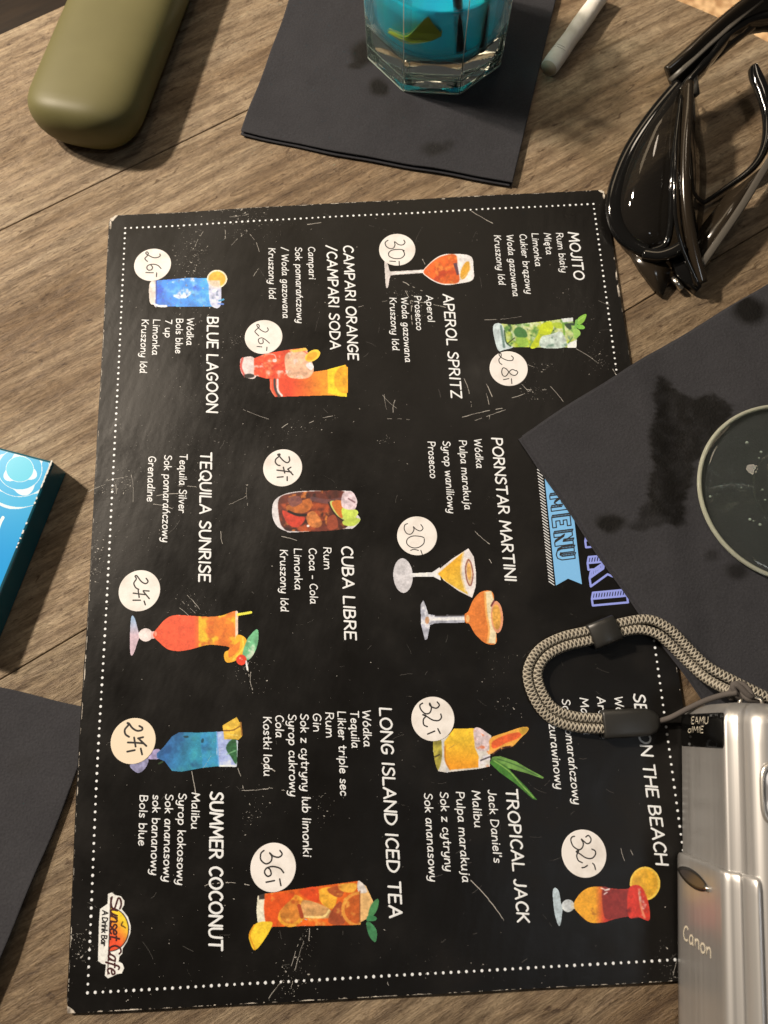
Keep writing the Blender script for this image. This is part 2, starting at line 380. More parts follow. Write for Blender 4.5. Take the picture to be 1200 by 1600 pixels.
# ------------------------------------------------------------------ the menu card
def card_z(x, y):
    return 1.32 + .16 * math.sin(x / 15 + 1 + y / 60) * math.sin(y / 21 + .5) + .10 * math.sin(x / 8 - y / 30) + 1.5 * math.exp(-((x + 108) / 26) ** 2 - ((y + 80) / 42) ** 2) + 0.5 * math.exp(-((y - 150) / 22) ** 2) * (0.5 + 0.5 * math.cos(x / 34))
def card_z_np(x, y):
    return 1.32 + .16 * np.sin(x / 15 + 1 + y / 60) * np.sin(y / 21 + .5) + .10 * np.sin(x / 8 - y / 30) + 1.5 * np.exp(-((x + 108) / 26) ** 2 - ((y + 80) / 42) ** 2) + 0.5 * np.exp(-((y - 150) / 22) ** 2) * (0.5 + 0.5 * np.cos(x / 34))

m_card = mat('black_laminate', (0.0055, 0.0052, 0.005), 0.33, spec=0.26); t = NT(m_card)
v = t.coord(); n1 = t.noise(v, 26, 5, 0.65); n2 = t.noise(v, 420, 3, 0.6); n3 = t.noise(t.coord(0.3, (30, 9, 9)), 1.0, 4, 0.6)
t.l(t.ramp(n1, [(0.3, 0.27), (0.7, 0.47)]), t.b.inputs['Roughness'])
t.l(t.mix(t.ramp(n1, [(0.52, 0.0), (0.8, 0.55)]), (0.0052, 0.0048, 0.0045), (0.013, 0.0115, 0.0105)), t.b.inputs['Base Color'])
nb = t.bump(n3, 0.12, 0.004); t.bump(n2, 0.08, 0.0004, nb)
m_paper = mat('worn_paper_edge', (0.55, 0.52, 0.46), 0.9); t = NT(m_paper)
f = t.noise(t.coord(), 400, 3); t.l(t.ramp(f, [(0.35, (0.16, 0.14, 0.12)), (0.6, (0.62, 0.58, 0.52))]), t.b.inputs['Base Color'])
m_scr = mat('scratch_white', (0.42, 0.41, 0.39), 0.7)
m_scf = mat('scratch_faint', (0.07, 0.068, 0.065), 0.6)
m_print = mat('white_ink', alb((238, 232, 222)), 0.45)

menu = thing('cocktail_menu', 'scratched black laminated cocktail menu with white lettering lying on the wooden table', 'menu')
rnd = random.Random(11)
W2, H2 = 105.0, 148.5
def row_inset(d, r):
    return r - math.sqrt(max(r * r - (r - d) ** 2, 0)) if d < r else 0.0
ys = [0, .15, .4, .8, 1.3, 2, 3, 4] + [4 + 289 * i / 130 for i in range(1, 131)] + [297 - q_ for q_ in (3, 2, 1.3, .8, .4, .15, 0)]
mb = MB(); NX = 80; top = []
xr = [math.copysign(abs(u_) ** 0.9, u_) for u_ in [2 * i / NX - 1 for i in range(NX + 1)]]
jl = np.cumsum(np.random.RandomState(3).randn(len(ys))) * 0.02; jr_ = np.cumsum(np.random.RandomState(5).randn(len(ys))) * 0.02
for k, d in enumerate(ys):
    i1 = row_inset(d, 4.0) if d < 20 else row_inset(297 - d, 4.0)
    i2 = row_inset(d, 2.5) if d < 20 else row_inset(297 - d, 3.5)
    xl, xR = -W2 + i1 + jl[k], W2 - i2 + jr_[k]
    for u_ in xr:
        x = xl + (xR - xl) * (u_ + 1) / 2; y = H2 - d; top.append((x, y, card_z(x, y)))
n = NX + 1; R = len(ys); fs = []
for i in range(R - 1):
    for j in range(NX): a = i * n + j; fs.append((a, a + n, a + n + 1, a + 1))
mb.add(top, fs, 0)
edge = [j for j in range(n)] + [i * n + n - 1 for i in range(1, R)] + [(R - 1) * n + j for j in range(n - 2, -1, -1)] + [i * n for i in range(R - 2, 0, -1)]
ev = [top[i] for i in edge]
N = len(ev); vs = ev + [(x, y, z - 1.05) for x, y, z in ev]
mb.add(vs, [(i, (i + 1) % N, N + (i + 1) % N, N + i) for i in range(N)] , 1)
mb.add([(x, y, z - 1.05) for x, y, z in top], [tuple(reversed(f)) for f in fs], 0)
# chips in the black film along the rim, where the paper shows
def blob(x, y, rx, ry, ang, mi, seed, zo):
    r = random.Random(seed); k = r.randint(6, 9); pts = []
    for i in range(k):
        a = 2 * math.pi * i / k; q_ = r.uniform(.45, 1.1)
        lx, ly = rx * q_ * math.cos(a), ry * q_ * math.sin(a)
        X, Y = x + lx * math.cos(ang) - ly * math.sin(ang), y + lx * math.sin(ang) + ly * math.cos(ang)
        X = min(max(X, -W2 + .12), W2 - .12); Y = min(max(Y, -H2 + .12), H2 - .12)
        pts.append((X, Y, card_z(X, Y) + zo))
    mb.add(pts, [tuple(range(k))], mi)
for i in range(430):
    s_ = rnd.random(); side = rnd.choice('LRTBLTB'); ln = rnd.choice([.3, .4, .5, .8, 1.2, 2.2]) * rnd.uniform(.6, 1.3); th = rnd.choice([.12, .18, .25, .35])
    if side == 'L': x, y, a = -W2 + .1, H2 - 4 - s_ * 288, math.pi / 2
    elif side == 'R': x, y, a = W2 - .1, H2 - 3 - s_ * 288, math.pi / 2
    elif side == 'T': x, y, a = -W2 + 4 + s_ * 201, H2 - .1, 0
    else: x, y, a = -W2 + 4 + s_ * 201, -H2 + .1, 0
    blob(x, y, ln, th, a, 1, i, .02 + rnd.random() * .02)
for px, py, rx, ry, a in ((177, 343, 2.6, .8, .9), (172, 352, .5, 2.2, 0), (938, 299, 1.8, .7, -.5), (944, 306, .5, 2.0, .05), (110, 1578, 2.2, .6, -.75), (104, 1568, .4, 1.6, 0), (690, 311, 1.6, .35, 0), (400, 322, 2.8, .5, 0), (310, 1571, 1.4, .5, 0), (606, 1560, 1.8, .45, 0), (133, 900, .35, 2.6, 0), (139, 850, .35, 1.2, 0), (968, 455, .45, 3.2, 0), (966, 430, .35, 2.4, 0)):
    p = U(px, py, 1.2)
    for k in range(3): blob(p.x + rnd.gauss(0, .5), p.y + rnd.gauss(0, .5), rx * rnd.uniform(.5, 1), ry * rnd.uniform(.7, 1.2), a, 1, int(px * 3 + k), .02 + rnd.random() * .02)
# scratches: broken lines, and powdery rubs
def flat(zf=card_z): return zf
def scratch(x0, y0, x1, y1, dens=.6, wd=.16, mi=2, bend=0.0):
    a, b = U(x0, y0, 1.2), U(x1, y1, 1.2); ln = (b - a).length; s_ = 0
    nx, ny = -(b.y - a.y) / ln, (b.x - a.x) / ln
    while s_ < ln:
        d = rnd.expovariate(1 / 1.3) + .15; e_ = min(s_ + d, ln)
        ex_, ey_ = a.x + (b.x - a.x) * e_ / ln, a.y + (b.y - a.y) * e_ / ln
        if rnd.random() < dens and abs(ex_) < 103.5 and abs(ey_) < 146.5:
            pts = []
            for q_ in (s_, (s_ + e_) / 2, e_):
                k = q_ / ln; o_ = bend * 4 * k * (1 - k) * ln + rnd.gauss(0, .06)
                pts.append((a.x + (b.x - a.x) * k + nx * o_, a.y + (b.y - a.y) * k + ny * o_))
            ribbon(mb, pts, wd * rnd.uniform(.5, 1.3), card_z, .015, mi, False, .02)
        s_ = e_
def rub(px, py, rx, ry, ang, cnt, big=.35, mi=2):
    """specks scattered in a turned ellipse (photograph px for the place, mm for the size)"""
    c = U(px, py, 1.2)
    for k in range(cnt):
        u_, v_ = rnd.gauss(0, .5) * rx, rnd.gauss(0, .5) * ry
        x, y = c.x + u_ * math.cos(ang) - v_ * math.sin(ang), c.y + u_ * math.sin(ang) + v_ * math.cos(ang)
        s_ = big * .8 * min(rnd.paretovariate(2.2) * .35, 1.6)
        if abs(x) < W2 - .5 and abs(y) < H2 - .5: blob(x, y, s_ * rnd.uniform(.6, 1.8), s_ * .55, ang + rnd.gauss(0, .5), mi, rnd.randint(0, 9 ** 6), .018 + rnd.random() * .03)
for a in ((364, 352, 372, 331), (372, 345, 383, 325), (359, 340, 389, 336), (480, 352, 502, 349), (378, 366, 362, 384), (385, 360, 400, 378), (400, 378, 405, 394), (404, 420, 396, 432), (350, 382, 352, 360), (318, 362, 303, 390), (206, 500, 200, 480),
          (757, 500, 815, 494), (735, 330, 770, 350), (660, 405, 672, 430), (632, 452, 642, 475), (625, 438, 660, 455), (640, 470, 700, 482), (643, 478, 645, 512),
          (824, 570, 850, 578), (812, 607, 855, 609), (860, 604, 880, 628), (815, 600, 826, 612), (800, 622, 822, 614), (722, 652, 785, 638), (742, 657, 790, 640), (758, 610, 765, 655), (725, 592, 737, 645), (760, 600, 774, 640), (595, 655, 640, 656), (645, 655, 665, 658), (598, 617, 620, 638), (617, 625, 614, 645), (560, 480, 605, 470), (900, 545, 935, 568), (945, 560, 965, 590), (930, 598, 936, 602), (935, 470, 960, 480),
          (355, 790, 385, 775), (385, 758, 395, 755), (385, 757, 387, 790), (270, 760, 330, 765), (245, 775, 295, 772), (240, 788, 270, 795), (132, 772, 165, 757), (165, 752, 200, 745), (205, 740, 208, 785), (180, 750, 182, 772), (285, 940, 305, 958), (292, 930, 312, 952), (280, 950, 300, 968), (285, 880, 310, 897), (440, 838, 470, 846), (345, 830, 348, 850), (755, 855, 768, 880), (742, 830, 765, 850),
          (388, 1035, 395, 1078), (392, 1050, 390, 1075), (300, 1205, 308, 1250), (372, 1200, 380, 1232), (378, 1235, 420, 1232), (420, 1230, 445, 1235), (330, 1180, 318, 1200), (395, 1185, 430, 1205), (450, 1530, 470, 1465), (455, 1545, 475, 1470), (420, 1560, 450, 1525), (484, 1450, 483, 1470), (605, 1530, 610, 1560), (735, 1375, 787, 1438), (320, 1383, 390, 1383), (985, 1327, 992, 1342), (970, 1325, 976, 1345), (1050, 1530, 1062, 1480), (1040, 1545, 1055, 1500), (880, 1170, 890, 1215), (600, 600, 604, 640), (520, 650, 470, 668), (450, 662, 405, 690), (380, 640, 420, 655)):
    scratch(*a, dens=rnd.uniform(.45, .85), wd=rnd.uniform(.1, .24), bend=rnd.uniform(-.06, .06))
for a in ((300, 440, 8, 26, .15, 120, .45), (303, 388, 4, 12, .25, 60, .3), (380, 338, 9, 7, 0, 70, .35), (400, 365, 12, 10, .4, 40, .22), (370, 535, 6, 5, .6, 45, .25), (640, 465, 8, 4, -.5, 60, .28), (655, 490, 3, 6, 0, 30, .25), (845, 575, 7, 3, 0, 35, .2), (830, 612, 6, 4, -.2, 40, .24), (935, 560, 8, 9, .5, 60, .25), (905, 480, 14, 8, -.7, 40, .2), (600, 690, 3, 2, 0, 14, .35), (465, 670, 18, 6, .2, 60, .2), (190, 755, 9, 6, .4, 90, .3), (145, 850, 4, 9, 0, 60, .35), (150, 890, 3, 6, 0, 40, .3), (300, 945, 9, 6, -.6, 50, .22), (250, 830, 8, 4, 1.2, 24, .2), (380, 1040, 3, 8, 0, 30, .3), (400, 1050, 7, 7, 0, 20, .25), (330, 1185, 10, 10, 0, 30, .2), (397, 1270, 4, 6, 0, 40, .26), (500, 1270, 5, 8, 0, 30, .25), (480, 1460, 3, 8, .2, 40, .25), (455, 1535, 7, 12, -.3, 90, .3), (300, 1500, 40, 20, 0, 40, .2), (125, 1475, 5, 6, 0, 60, .35), (780, 1040, 10, 8, .5, 30, .25), (790, 1100, 10, 5, 0, 16, .35), (840, 1180, 30, 20, 0, 30, .2), (1045, 1520, 6, 12, -.2, 90, .3), (700, 1510, 25, 8, 0, 40, .2), (540, 560, 60, 60, 0, 90, .2), (700, 900, 60, 90, 0, 110, .2), (300, 1250, 60, 70, 0, 120, .2), (600, 1300, 80, 60, 0, 100, .2), (650, 400, 60, 40, 0, 80, .2), (250, 600, 30, 40, 0, 60, .2), (400, 850, 60, 60, 0, 100, .2)):
    rub(*a)
for i in range(150):
    x, y = rnd.uniform(110, 1060), rnd.uniform(330, 1540); a = rnd.uniform(0, math.pi); l_ = rnd.uniform(4, 34)
    p = U(x, y, 1.2)
    if abs(p.x) < 101 and abs(p.y) < 144: 
        b = U(x + l_ * math.cos(a), y + l_ * math.sin(a), 1.2)
        if abs(b.x) < 103 and abs(b.y) < 146: scratch(x, y, x + l_ * math.cos(a), y + l_ * math.sin(a), .7, rnd.uniform(.07, .13), 3, rnd.uniform(-.1, .1))
rub(280, 690, 22, 34, .1, 500, .3, 3); rub(300, 420, 14, 22, .1, 300, .3, 3); rub(180, 860, 14, 26, 0, 260, .3, 3); rub(380, 350, 30, 10, 0, 200, .25, 3)
mb.build('card', m_card, menu, smooth=False, mats=[m_card, m_paper, m_scr, m_scf])

# dotted frame
mb = MB()
def dots(a, b, step=2.48):
    a, b = Vector(a), Vector(b); k = int(round((b - a).length / step))
    for i in range(k):
        p = a + (b - a) * i / k; r = .46 * rnd.uniform(.85, 1.1)
        mb.add([(p.x, p.y, card_z(p.x, p.y) + .06)] + [(p.x + r * math.cos(2 * math.pi * j / 8), p.y + r * math.sin(2 * math.pi * j / 8), card_z(p.x, p.y) + .03) for j in range(8)], [(0, j + 1, (j + 1) % 8 + 1) for j in range(8)])
P0, P1, P2 = U(196, 357, 1.2).xy, U(927, 319, 1.2).xy, U(137, 1551, 1.2).xy
P3 = Vector((-P2.x - 1, P2.y + .5))
for a, b in ((P0, P1), (P1, P3), (P3, P2), (P2, P0)): dots(a, b)
mb.build('dotted_border', m_print, menu)

TITLES = [('MOJITO', [('MOJITO', 888, 364, 437, 15)], [('Rum biały', 869, 365, 426), ('Mięta', 850, 365, 397.5), ('Limonka', 831, 365.5, 416), ('Cukier brązowy', 812, 366.5, 459), ('Woda gazowana', 791.5, 367.7, 463), ('Kruszony lód', 772, 369, 445)], 10),
 ('APEROL SPRITZ', [('APEROL SPRITZ', 692.5, 461, 622, 15)], [('Aperol', 666, 462.5, 503), ('Prosecco', 647.5, 463.5, 516), ('Woda gazowana', 627, 465, 566), ('Kruszony lód', 609, 466, 547)], 10),
 ('CAMPARI', [('CAMPARI ORANGE', 537, 385, 562, 14.5), ('/CAMPARI SODA', 511, 385, 545.5, 14.5)], [('Campari', 482, 386.7, 436), ('Sok pomarańczowy', 461.6, 387.4, 504.5), ('/ Woda gazowana', 440.4, 387.4, 496.7), ('Kruszony lód', 420, 389, 466.6)], 10),
 ('BLUE LAGOON', [('BLUE LAGOON', 325, 496.7, 643.6, 16)], [('Wódka', 293, 498, 539.4), ('Bols blue', 276, 499, 552), ('7 up', 259, 500, 527), ('Limonka', 240, 500, 554), ('Kruszony lód', 222, 500, 582)], 10.3),
 ('TEQUILA SUNRISE', [('TEQUILA SUNRISE', 314, 707, 908, 16.3)], [('Tequila Silver', 281.8, 710, 801), ('Sok pomarańczowy', 257.7, 712, 846.7), ('Grenadine', 233, 713.7, 783.4)], 11),
 ('CUBA LIBRE', [('CUBA LIBRE', 534, 854, 999, 16.5)], [('Rum', 505.8, 856, 889), ('Coca - Cola', 483, 857, 943), ('Limonka', 460, 858, 921), ('Kruszony lód', 438, 860, 955)], 11.3),
 ('PORNSTAR MARTINI', [('PORNSTAR MARTINI', 768.6, 685, 908, 15.6)], [('Wódka', 741, 686, 731), ('Pulpa marakuja', 717.5, 688.8, 796), ('Syrop waniliowy', 692, 690, 802), ('Prosecco', 668.6, 691, 747)], 11),
 ('LONG ISLAND ICED TEA', [('LONG ISLAND ICED TEA', 593.5, 1107, 1434, 17.5)], [('Wódka', 566.7, 1110, 1166), ('Tequila', 548, 1111, 1168), ('Likier triple sec', 528, 1112.5, 1242.5), ('Rum', 509, 1114, 1151.7), ('Gin', 489.5, 1115, 1142.5), ('Sok z cytryny lub limonki', 469.7, 1116, 1338), ('Syrop cukrowy', 450.8, 1116.7, 1243.7), ('Cola', 431, 1118, 1151.7), ('Kostki lodu', 412, 1121, 1211.7)], 12),
 ('TROPICAL JACK', [('TROPICAL JACK', 790.5, 1232.8, 1440.7, 17)], [("Jack Daniel's", 762.6, 1234.6, 1347.5), ('Malibu', 737.5, 1236, 1292), ('Pulpa marakuja', 712.8, 1238, 1378), ('Sok z cytryny', 687.7, 1238, 1361), ('Sok ananasowy', 663, 1240, 1377)], 12),
 ('SEX ON THE BEACH', [('SEX ON THE BEACH', 989.5, 1085, 1351.8, 17)], [('Wódka', 960, 1088.7, 1145), ('Archers', 932.8, 1089.4, 1154), ('Malibu', 906, 1091, 1147), ('Sok pomarańczowy', 878, 1093, 1257), ('Sok żurawinowy', 854, 1095, 1233)], 12),
 ('SUMMER COCONUT', [('SUMMER COCONUT', 329.5, 1238, 1483, 19)], [('Malibu', 300.7, 1239, 1294), ('Syrop kokosowy', 280, 1240, 1381.6), ('Sok ananasowy', 259.4, 1241.4, 1376.5), ('sok bananowy', 240, 1242.4, 1366), ('Bols blue', 220, 1243, 1319.8)], 11.7)]
for name, ti, ing, cap in TITLES:
    mb = MB()
    for s_, x, y, y1, c in ti: text(mb, s_, x, y, y1, c, .165, card_z)
    tag(mb.build('drink_title', m_print, menu, smooth=True), 'white heading reading ' + ' '.join(q_[0] for q_ in ti))
    mb = MB()
    for s_, x, y, y1 in ing: text(mb, s_, x, y, y1, cap, .14, card_z)
    tag(mb.build('ingredient_list', m_print, menu, smooth=True), 'ingredient list under ' + name)
# ------------------------------------------------------------------ printed pictures: fine coloured sheets on the card
m_pic = mat('printed_ink', rough=0.42); t = NT(m_pic); t.l(attr_node(t, 'ink'), t.b.inputs['Base Color'])
class Pic:
    def __init__(s, x0, y0, k, bb, step=0.55):
        s.x0, s.y0, s.k = x0, y0, k
        ax, ay, bx, by = [v / k for v in bb]
        s.nx, s.ny = int((bx - ax) / step) + 1, int((by - ay) / step) + 1
        s.px, s.py = np.meshgrid(x0 + ax + step * np.arange(s.nx), y0 + ay + step * np.arange(s.ny))
        s.X, s.Y = (s.px - x0) * k, (s.py - y0) * k
        s.c = np.zeros((s.ny, s.nx, 3)); s.a = np.zeros((s.ny, s.nx))
    def put(s, M_, col, g=None, n=None, a=1.0, keep=False):
        M_ = M_.astype(float) * a
        if keep: M_ *= s.a
        c = np.zeros_like(s.c) + np.array(col, float)
        if g:
            (xa, ya), (xb, yb), c2 = g; dx, dy = xb - xa, yb - ya
            k = np.clip(((s.X - xa) * dx + (s.Y - ya) * dy) / (dx * dx + dy * dy), 0, 1)[..., None]
            c = c * (1 - k) + np.array(c2, float) * k
        if n:
            amp, sc, sd = n; f = (vnoise(s.X, s.Y, sc, sd) - .5)[..., None] * 2; c = c * (1 + f * amp)
        s.c = s.c * (1 - M_[..., None]) + c * M_[..., None]; s.a = np.maximum(s.a, M_)
    def poly(s, pts, col, sm=1, **kw): s.put(inpoly(s.X, s.Y, cr(pts, 6, True) if sm else pts), col, **kw)
    def ell(s, cx, cy, rx, ry, col, rot=0, **kw):
        c_, s_ = math.cos(rot), math.sin(rot); u = (s.X - cx) * c_ + (s.Y - cy) * s_; v = -(s.X - cx) * s_ + (s.Y - cy) * c_
        s.put((u / rx) ** 2 + (v / ry) ** 2 < 1, col, **kw)
    def line(s, pts, wd, col, sm=1, **kw):
        P = cr(pts, 6) if sm else pts; D = np.full(s.X.shape, 1e9)
        for (x1, y1), (x2, y2) in zip(P[:-1], P[1:]):
            dx, dy = x2 - x1, y2 - y1; q_ = dx * dx + dy * dy + 1e-9
            k = np.clip(((s.X - x1) * dx + (s.Y - y1) * dy) / q_, 0, 1); D = np.minimum(D, np.hypot(s.X - x1 - k * dx, s.Y - y1 - k * dy))
        s.put(D < wd / 2, col, **kw)
    def blotch(s, pts, col, sc, thr, sd, a=1.0, soft=.17, sm=1):
        f = vnoise(s.X, s.Y, sc, sd); k = np.clip((f - thr) / soft, 0, 1) * inpoly(s.X, s.Y, cr(pts, 6, True) if sm else pts) * s.a
        s.put(k, col, a=a)
    def build(s, name, label, off=.035):
        gx, gy = U_np(s.px, s.py, 1.2); gz = card_z_np(gx, gy) + off
        idx = np.arange(s.nx * s.ny).reshape(s.ny, s.nx)
        k = (s.a[:-1, :-1] + s.a[1:, :-1] + s.a[:-1, 1:] + s.a[1:, 1:]) > 1.6
        q_ = np.stack([idx[:-1, :-1][k], idx[1:, :-1][k], idx[1:, 1:][k], idx[:-1, 1:][k]], 1)
        used = np.unique(q_); rem = np.full(s.nx * s.ny, -1); rem[used] = np.arange(len(used)); q_ = rem[q_]
        vs = np.stack([gx.ravel(), gy.ravel(), gz.ravel()], 1)[used]
        o = mesh_obj(name, vs.tolist(), q_.tolist(), m_pic, menu)
        c = np.where(s.a[..., None] > .01, s.c, 0)
        wgt = (s.a > .3).astype(float)
        for _ in range(2):
            num = c * wgt[..., None]; den = wgt.copy()
            for dy, dx in ((0, 1), (0, -1), (1, 0), (-1, 0)):
                num = num + np.roll(c * wgt[..., None], (dy, dx), (0, 1)); den = den + np.roll(wgt, (dy, dx), (0, 1))
            c = np.where((wgt > 0)[..., None], num / np.maximum(den, 1)[..., None], c)
        sd_ = int(s.x0 + s.y0); c = c * (1 + .22 * (vnoise(s.px, s.py, 7, sd_, 3) - .5) + .16 * (vnoise(s.px, s.py, 2.2, sd_ + 3, 2) - .5))[..., None]
        # bleed colour into the rim so that edges stay clean
        for _ in range(2):
            e_ = s.a < .5; sh = np.zeros_like(c); cnt = np.zeros(s.a.shape)
            for dy, dx in ((0, 1), (0, -1), (1, 0), (-1, 0)):
                r_ = np.roll(np.where(e_[..., None], 0, c), (dy, dx), (0, 1)); w_ = np.roll(~e_, (dy, dx), (0, 1)); sh += r_; cnt += w_
            c = np.where((e_ & (cnt > 0))[..., None], sh / np.maximum(cnt, 1)[..., None], c); break
        c = np.clip(c, 0, 255).reshape(-1, 3)[used] / 255
        wl = np.array([lin(v) for v in WHITE]); l_ = np.where(c <= .04045, c / 12.92, ((c + .055) / 1.055) ** 2.4) / wl * .78
        add_attr(o.data, 'ink', np.clip(l_, 0.003, .88)); return tag(o, label)

# blue lagoon
p = Pic(200, 380, 7.5, (150, 290, 1200, 790))
gls = [(330, 440), (700, 412), (1075, 418), (1080, 735), (1000, 745), (600, 745), (325, 735)]
p.poly([(255, 480), (335, 440), (335, 735), (300, 720), (258, 690)], (222, 205, 190), n=(.15, 60, 3))
p.poly(gls, (40, 120, 225), 0, g=((330, 700), (1000, 450), (70, 160, 235)), n=(.25, 120, 5))
p.blotch(gls, (120, 190, 245), 110, .58, 8, .8, sm=0); p.blotch(gls, (30, 70, 200), 130, .6, 9, .7, sm=0)
p.blotch([(470, 480), (640, 420), (770, 410), (760, 570), (640, 660), (500, 600)], (225, 225, 240), 70, .5, 21, .9)
p.poly([(960, 440), (1075, 420), (1085, 735), (980, 740), (950, 600)], (205, 205, 225), n=(.2, 40, 4)); p.blotch(gls, (80, 100, 130), 36, .66, 14, .6, sm=0)
p.ell(1045, 425, 117, 106, (245, 225, 190)); p.ell(1045, 425, 100, 90, (238, 178, 60), n=(.12, 30, 2)); p.poly([(930, 440), (1080, 440), (1085, 540), (960, 540)], (215, 205, 205), a=.75, sm=0)
p.line([(335, 440), (330, 735)], 16, (25, 60, 150)); p.line([(310, 712), (360, 735), (450, 738)], 22, (235, 230, 235)); p.line([(1070, 680), (1120, 665)], 18, (60, 150, 190)); p.line([(1060, 715), (1120, 718)], 14, (90, 130, 210))
p.build('drink_picture', 'printed picture of a blue drink in a tumbler with an orange slice')
# campari orange and soda
p = Pic(370, 490, 6.667, (20, 340, 1160, 890))
p.poly([(345, 680), (1000, 580), (1135, 535), (1145, 860), (1080, 862), (1000, 850), (500, 865), (400, 865), (350, 790)], (232, 70, 35), 0, g=((560, 700), (900, 700), (240, 150, 40)), n=(.1, 90, 3))
p.poly([(945, 585), (1130, 535), (1145, 865), (1075, 862), (950, 830)], (240, 205, 40), 0); p.ell(1120, 690, 105, 140, (238, 165, 35), n=(.12, 30, 5))
p.poly([(1141, 520), (1200, 520), (1200, 880), (1146, 870)], (20, 18, 18), 0, a=0)
p.line([(395, 690), (400, 780), (440, 862)], 26, (60, 45, 45)); p.line([(425, 690), (430, 800), (470, 855)], 22, (235, 215, 205)); p.line([(360, 690), (360, 790), (400, 858)], 14, (225, 110, 80))
cm = [(180, 470), (300, 420), (540, 378), (720, 358), (800, 560), (740, 680), (540, 672), (300, 675), (180, 640)]
p.poly([(60, 465), (180, 465), (200, 660), (90, 665), (40, 590), (38, 500)], (225, 205, 195)); p.line([(60, 470), (45, 560), (85, 655)], 20, (205, 80, 70)); p.ell(130, 650, 55, 22, (35, 28, 28))
p.poly(cm, (228, 72, 38), 0, n=(.18, 70, 6)); p.blotch(cm, (200, 35, 25), 90, .55, 3, .7, sm=0); p.blotch(cm, (245, 130, 80), 60, .6, 4, .8, sm=0)
p.poly([(515, 420), (700, 400), (800, 560), (745, 670), (560, 670), (510, 590)], (222, 170, 135), n=(.2, 45, 8)); p.blotch(cm, (240, 225, 215), 55, .62, 7, .7, sm=0)
p.poly([(540, 385), (720, 358), (740, 385), (600, 405)], (240, 190, 80), 0); p.ell(790, 440, 85, 52, (246, 200, 60), -.55); p.ell(782, 445, 64, 36, (232, 160, 40), -.55); p.poly([(720, 540), (770, 510), (800, 560), (770, 590)], (235, 225, 220))
p.line([(300, 420), (390, 430), (410, 480)], 10, (245, 180, 160)); p.ell(395, 490, 22, 18, (245, 220, 210))
p.build('drink_picture', 'printed picture of two red and orange drinks side by side')
# aperol spritz
p = Pic(580, 360, 7.06, (90, 250, 1140, 650), .5)
p.poly([(150, 345), (180, 370), (205, 450), (250, 455), (580, 440), (580, 468), (250, 492), (205, 520), (185, 625), (165, 625), (155, 500)], (218, 205, 195), n=(.12, 50, 3)); p.line([(240, 475), (575, 455)], 14, (240, 230, 222))
bo = [(570, 455), (660, 350), (770, 280), (900, 265), (1095, 290), (1125, 420), (1115, 550), (950, 592), (830, 605), (720, 580), (620, 520)]
p.poly(bo, (235, 225, 215)); op = [(578, 455), (668, 355), (780, 288), (930, 275), (950, 400), (968, 570), (830, 595), (725, 570), (630, 515)]
p.poly(op, (222, 95, 35), n=(.2, 80, 5)); p.blotch(op, (190, 60, 30), 80, .56, 6, .8); p.blotch(op, (242, 145, 60), 60, .58, 9, .8)
p.poly([(905, 370), (945, 360), (970, 490), (945, 500)], (95, 60, 70), 0); p.ell(1035, 445, 42, 105, (222, 160, 50), .35); p.line([(985, 545), (1080, 450), (1080, 360)], 9, (235, 190, 110))
p.build('drink_picture', 'printed picture of an orange drink in a wine glass')
# mojito
p = Pic(755, 480, 7.06, (90, 60, 1160, 490), .5)
mo = [(120, 195), (200, 185), (330, 195), (500, 175), (740, 150), (980, 120), (1000, 200), (1030, 350), (1025, 445), (640, 442), (330, 440), (230, 470), (165, 475), (115, 300)]
p.poly(mo, (190, 200, 120), 0, n=(.15, 60, 4)); p.blotch(mo, (90, 140, 60), 80, .5, 6, .9, sm=0); p.blotch(mo, (222, 225, 190), 70, .57, 12, .8, sm=0); p.blotch(mo, (190, 200, 40), 100, .6, 5, .9, sm=0); p.blotch(mo, (38, 72, 38), 60, .63, 15, .9, sm=0)
p.poly([(118, 195), (200, 188), (240, 280), (250, 400), (330, 440), (230, 470), (165, 475), (115, 300)], (205, 215, 210), n=(.2, 70, 6)); p.line([(195, 210), (215, 330), (230, 440)], 26, (110, 135, 125)); p.line([(235, 260), (250, 380), (300, 430)], 16, (60, 90, 60))
p.poly([(350, 240), (400, 220), (470, 260), (480, 330), (380, 330), (340, 290)], (70, 120, 60)); p.poly([(360, 345), (470, 340), (500, 420), (400, 430)], (150, 185, 70)); p.line([(265, 405), (345, 340)], 10, (25, 35, 25))
p.poly([(640, 190), (750, 160), (760, 270), (600, 435), (520, 440), (600, 300)], (190, 200, 35), n=(.1, 50, 3)); p.poly([(640, 330), (740, 300), (850, 270), (900, 330), (900, 440), (640, 442)], (195, 205, 190), n=(.25, 45, 7)); p.blotch([(620, 300), (960, 260), (960, 445), (620, 445)], (100, 130, 110), 42, .56, 18, .8, sm=0)
p.poly([(760, 180), (850, 170), (880, 230), (800, 230)], (175, 195, 60)); p.poly([(860, 130), (990, 118), (990, 155), (880, 170)], (225, 225, 215), 0); p.poly([(900, 190), (1000, 180), (960, 250)], (50, 70, 50)); p.line([(880, 180), (895, 300)], 22, (120, 165, 60))
p.poly([(975, 200), (1060, 260), (1065, 310), (1010, 350), (990, 280)], (150, 190, 90)); p.poly([(1025, 170), (1060, 110), (1135, 80), (1110, 160), (1060, 190)], (140, 190, 70)); p.poly([(1025, 200), (1080, 195), (1115, 215), (1110, 240), (1050, 238)], (125, 185, 70)); p.poly([(930, 400), (1030, 360), (1025, 445), (930, 445)], (232, 230, 225), 0); p.line([(985, 330), (940, 400)], 12, (90, 130, 80)); p.line([(1035, 160), (1110, 105)], 6, (190, 215, 120)); p.line([(1030, 150), (1015, 230)], 26, (120, 170, 80))
p.build('drink_picture', 'printed picture of a mojito with lime and mint in a tall glass')
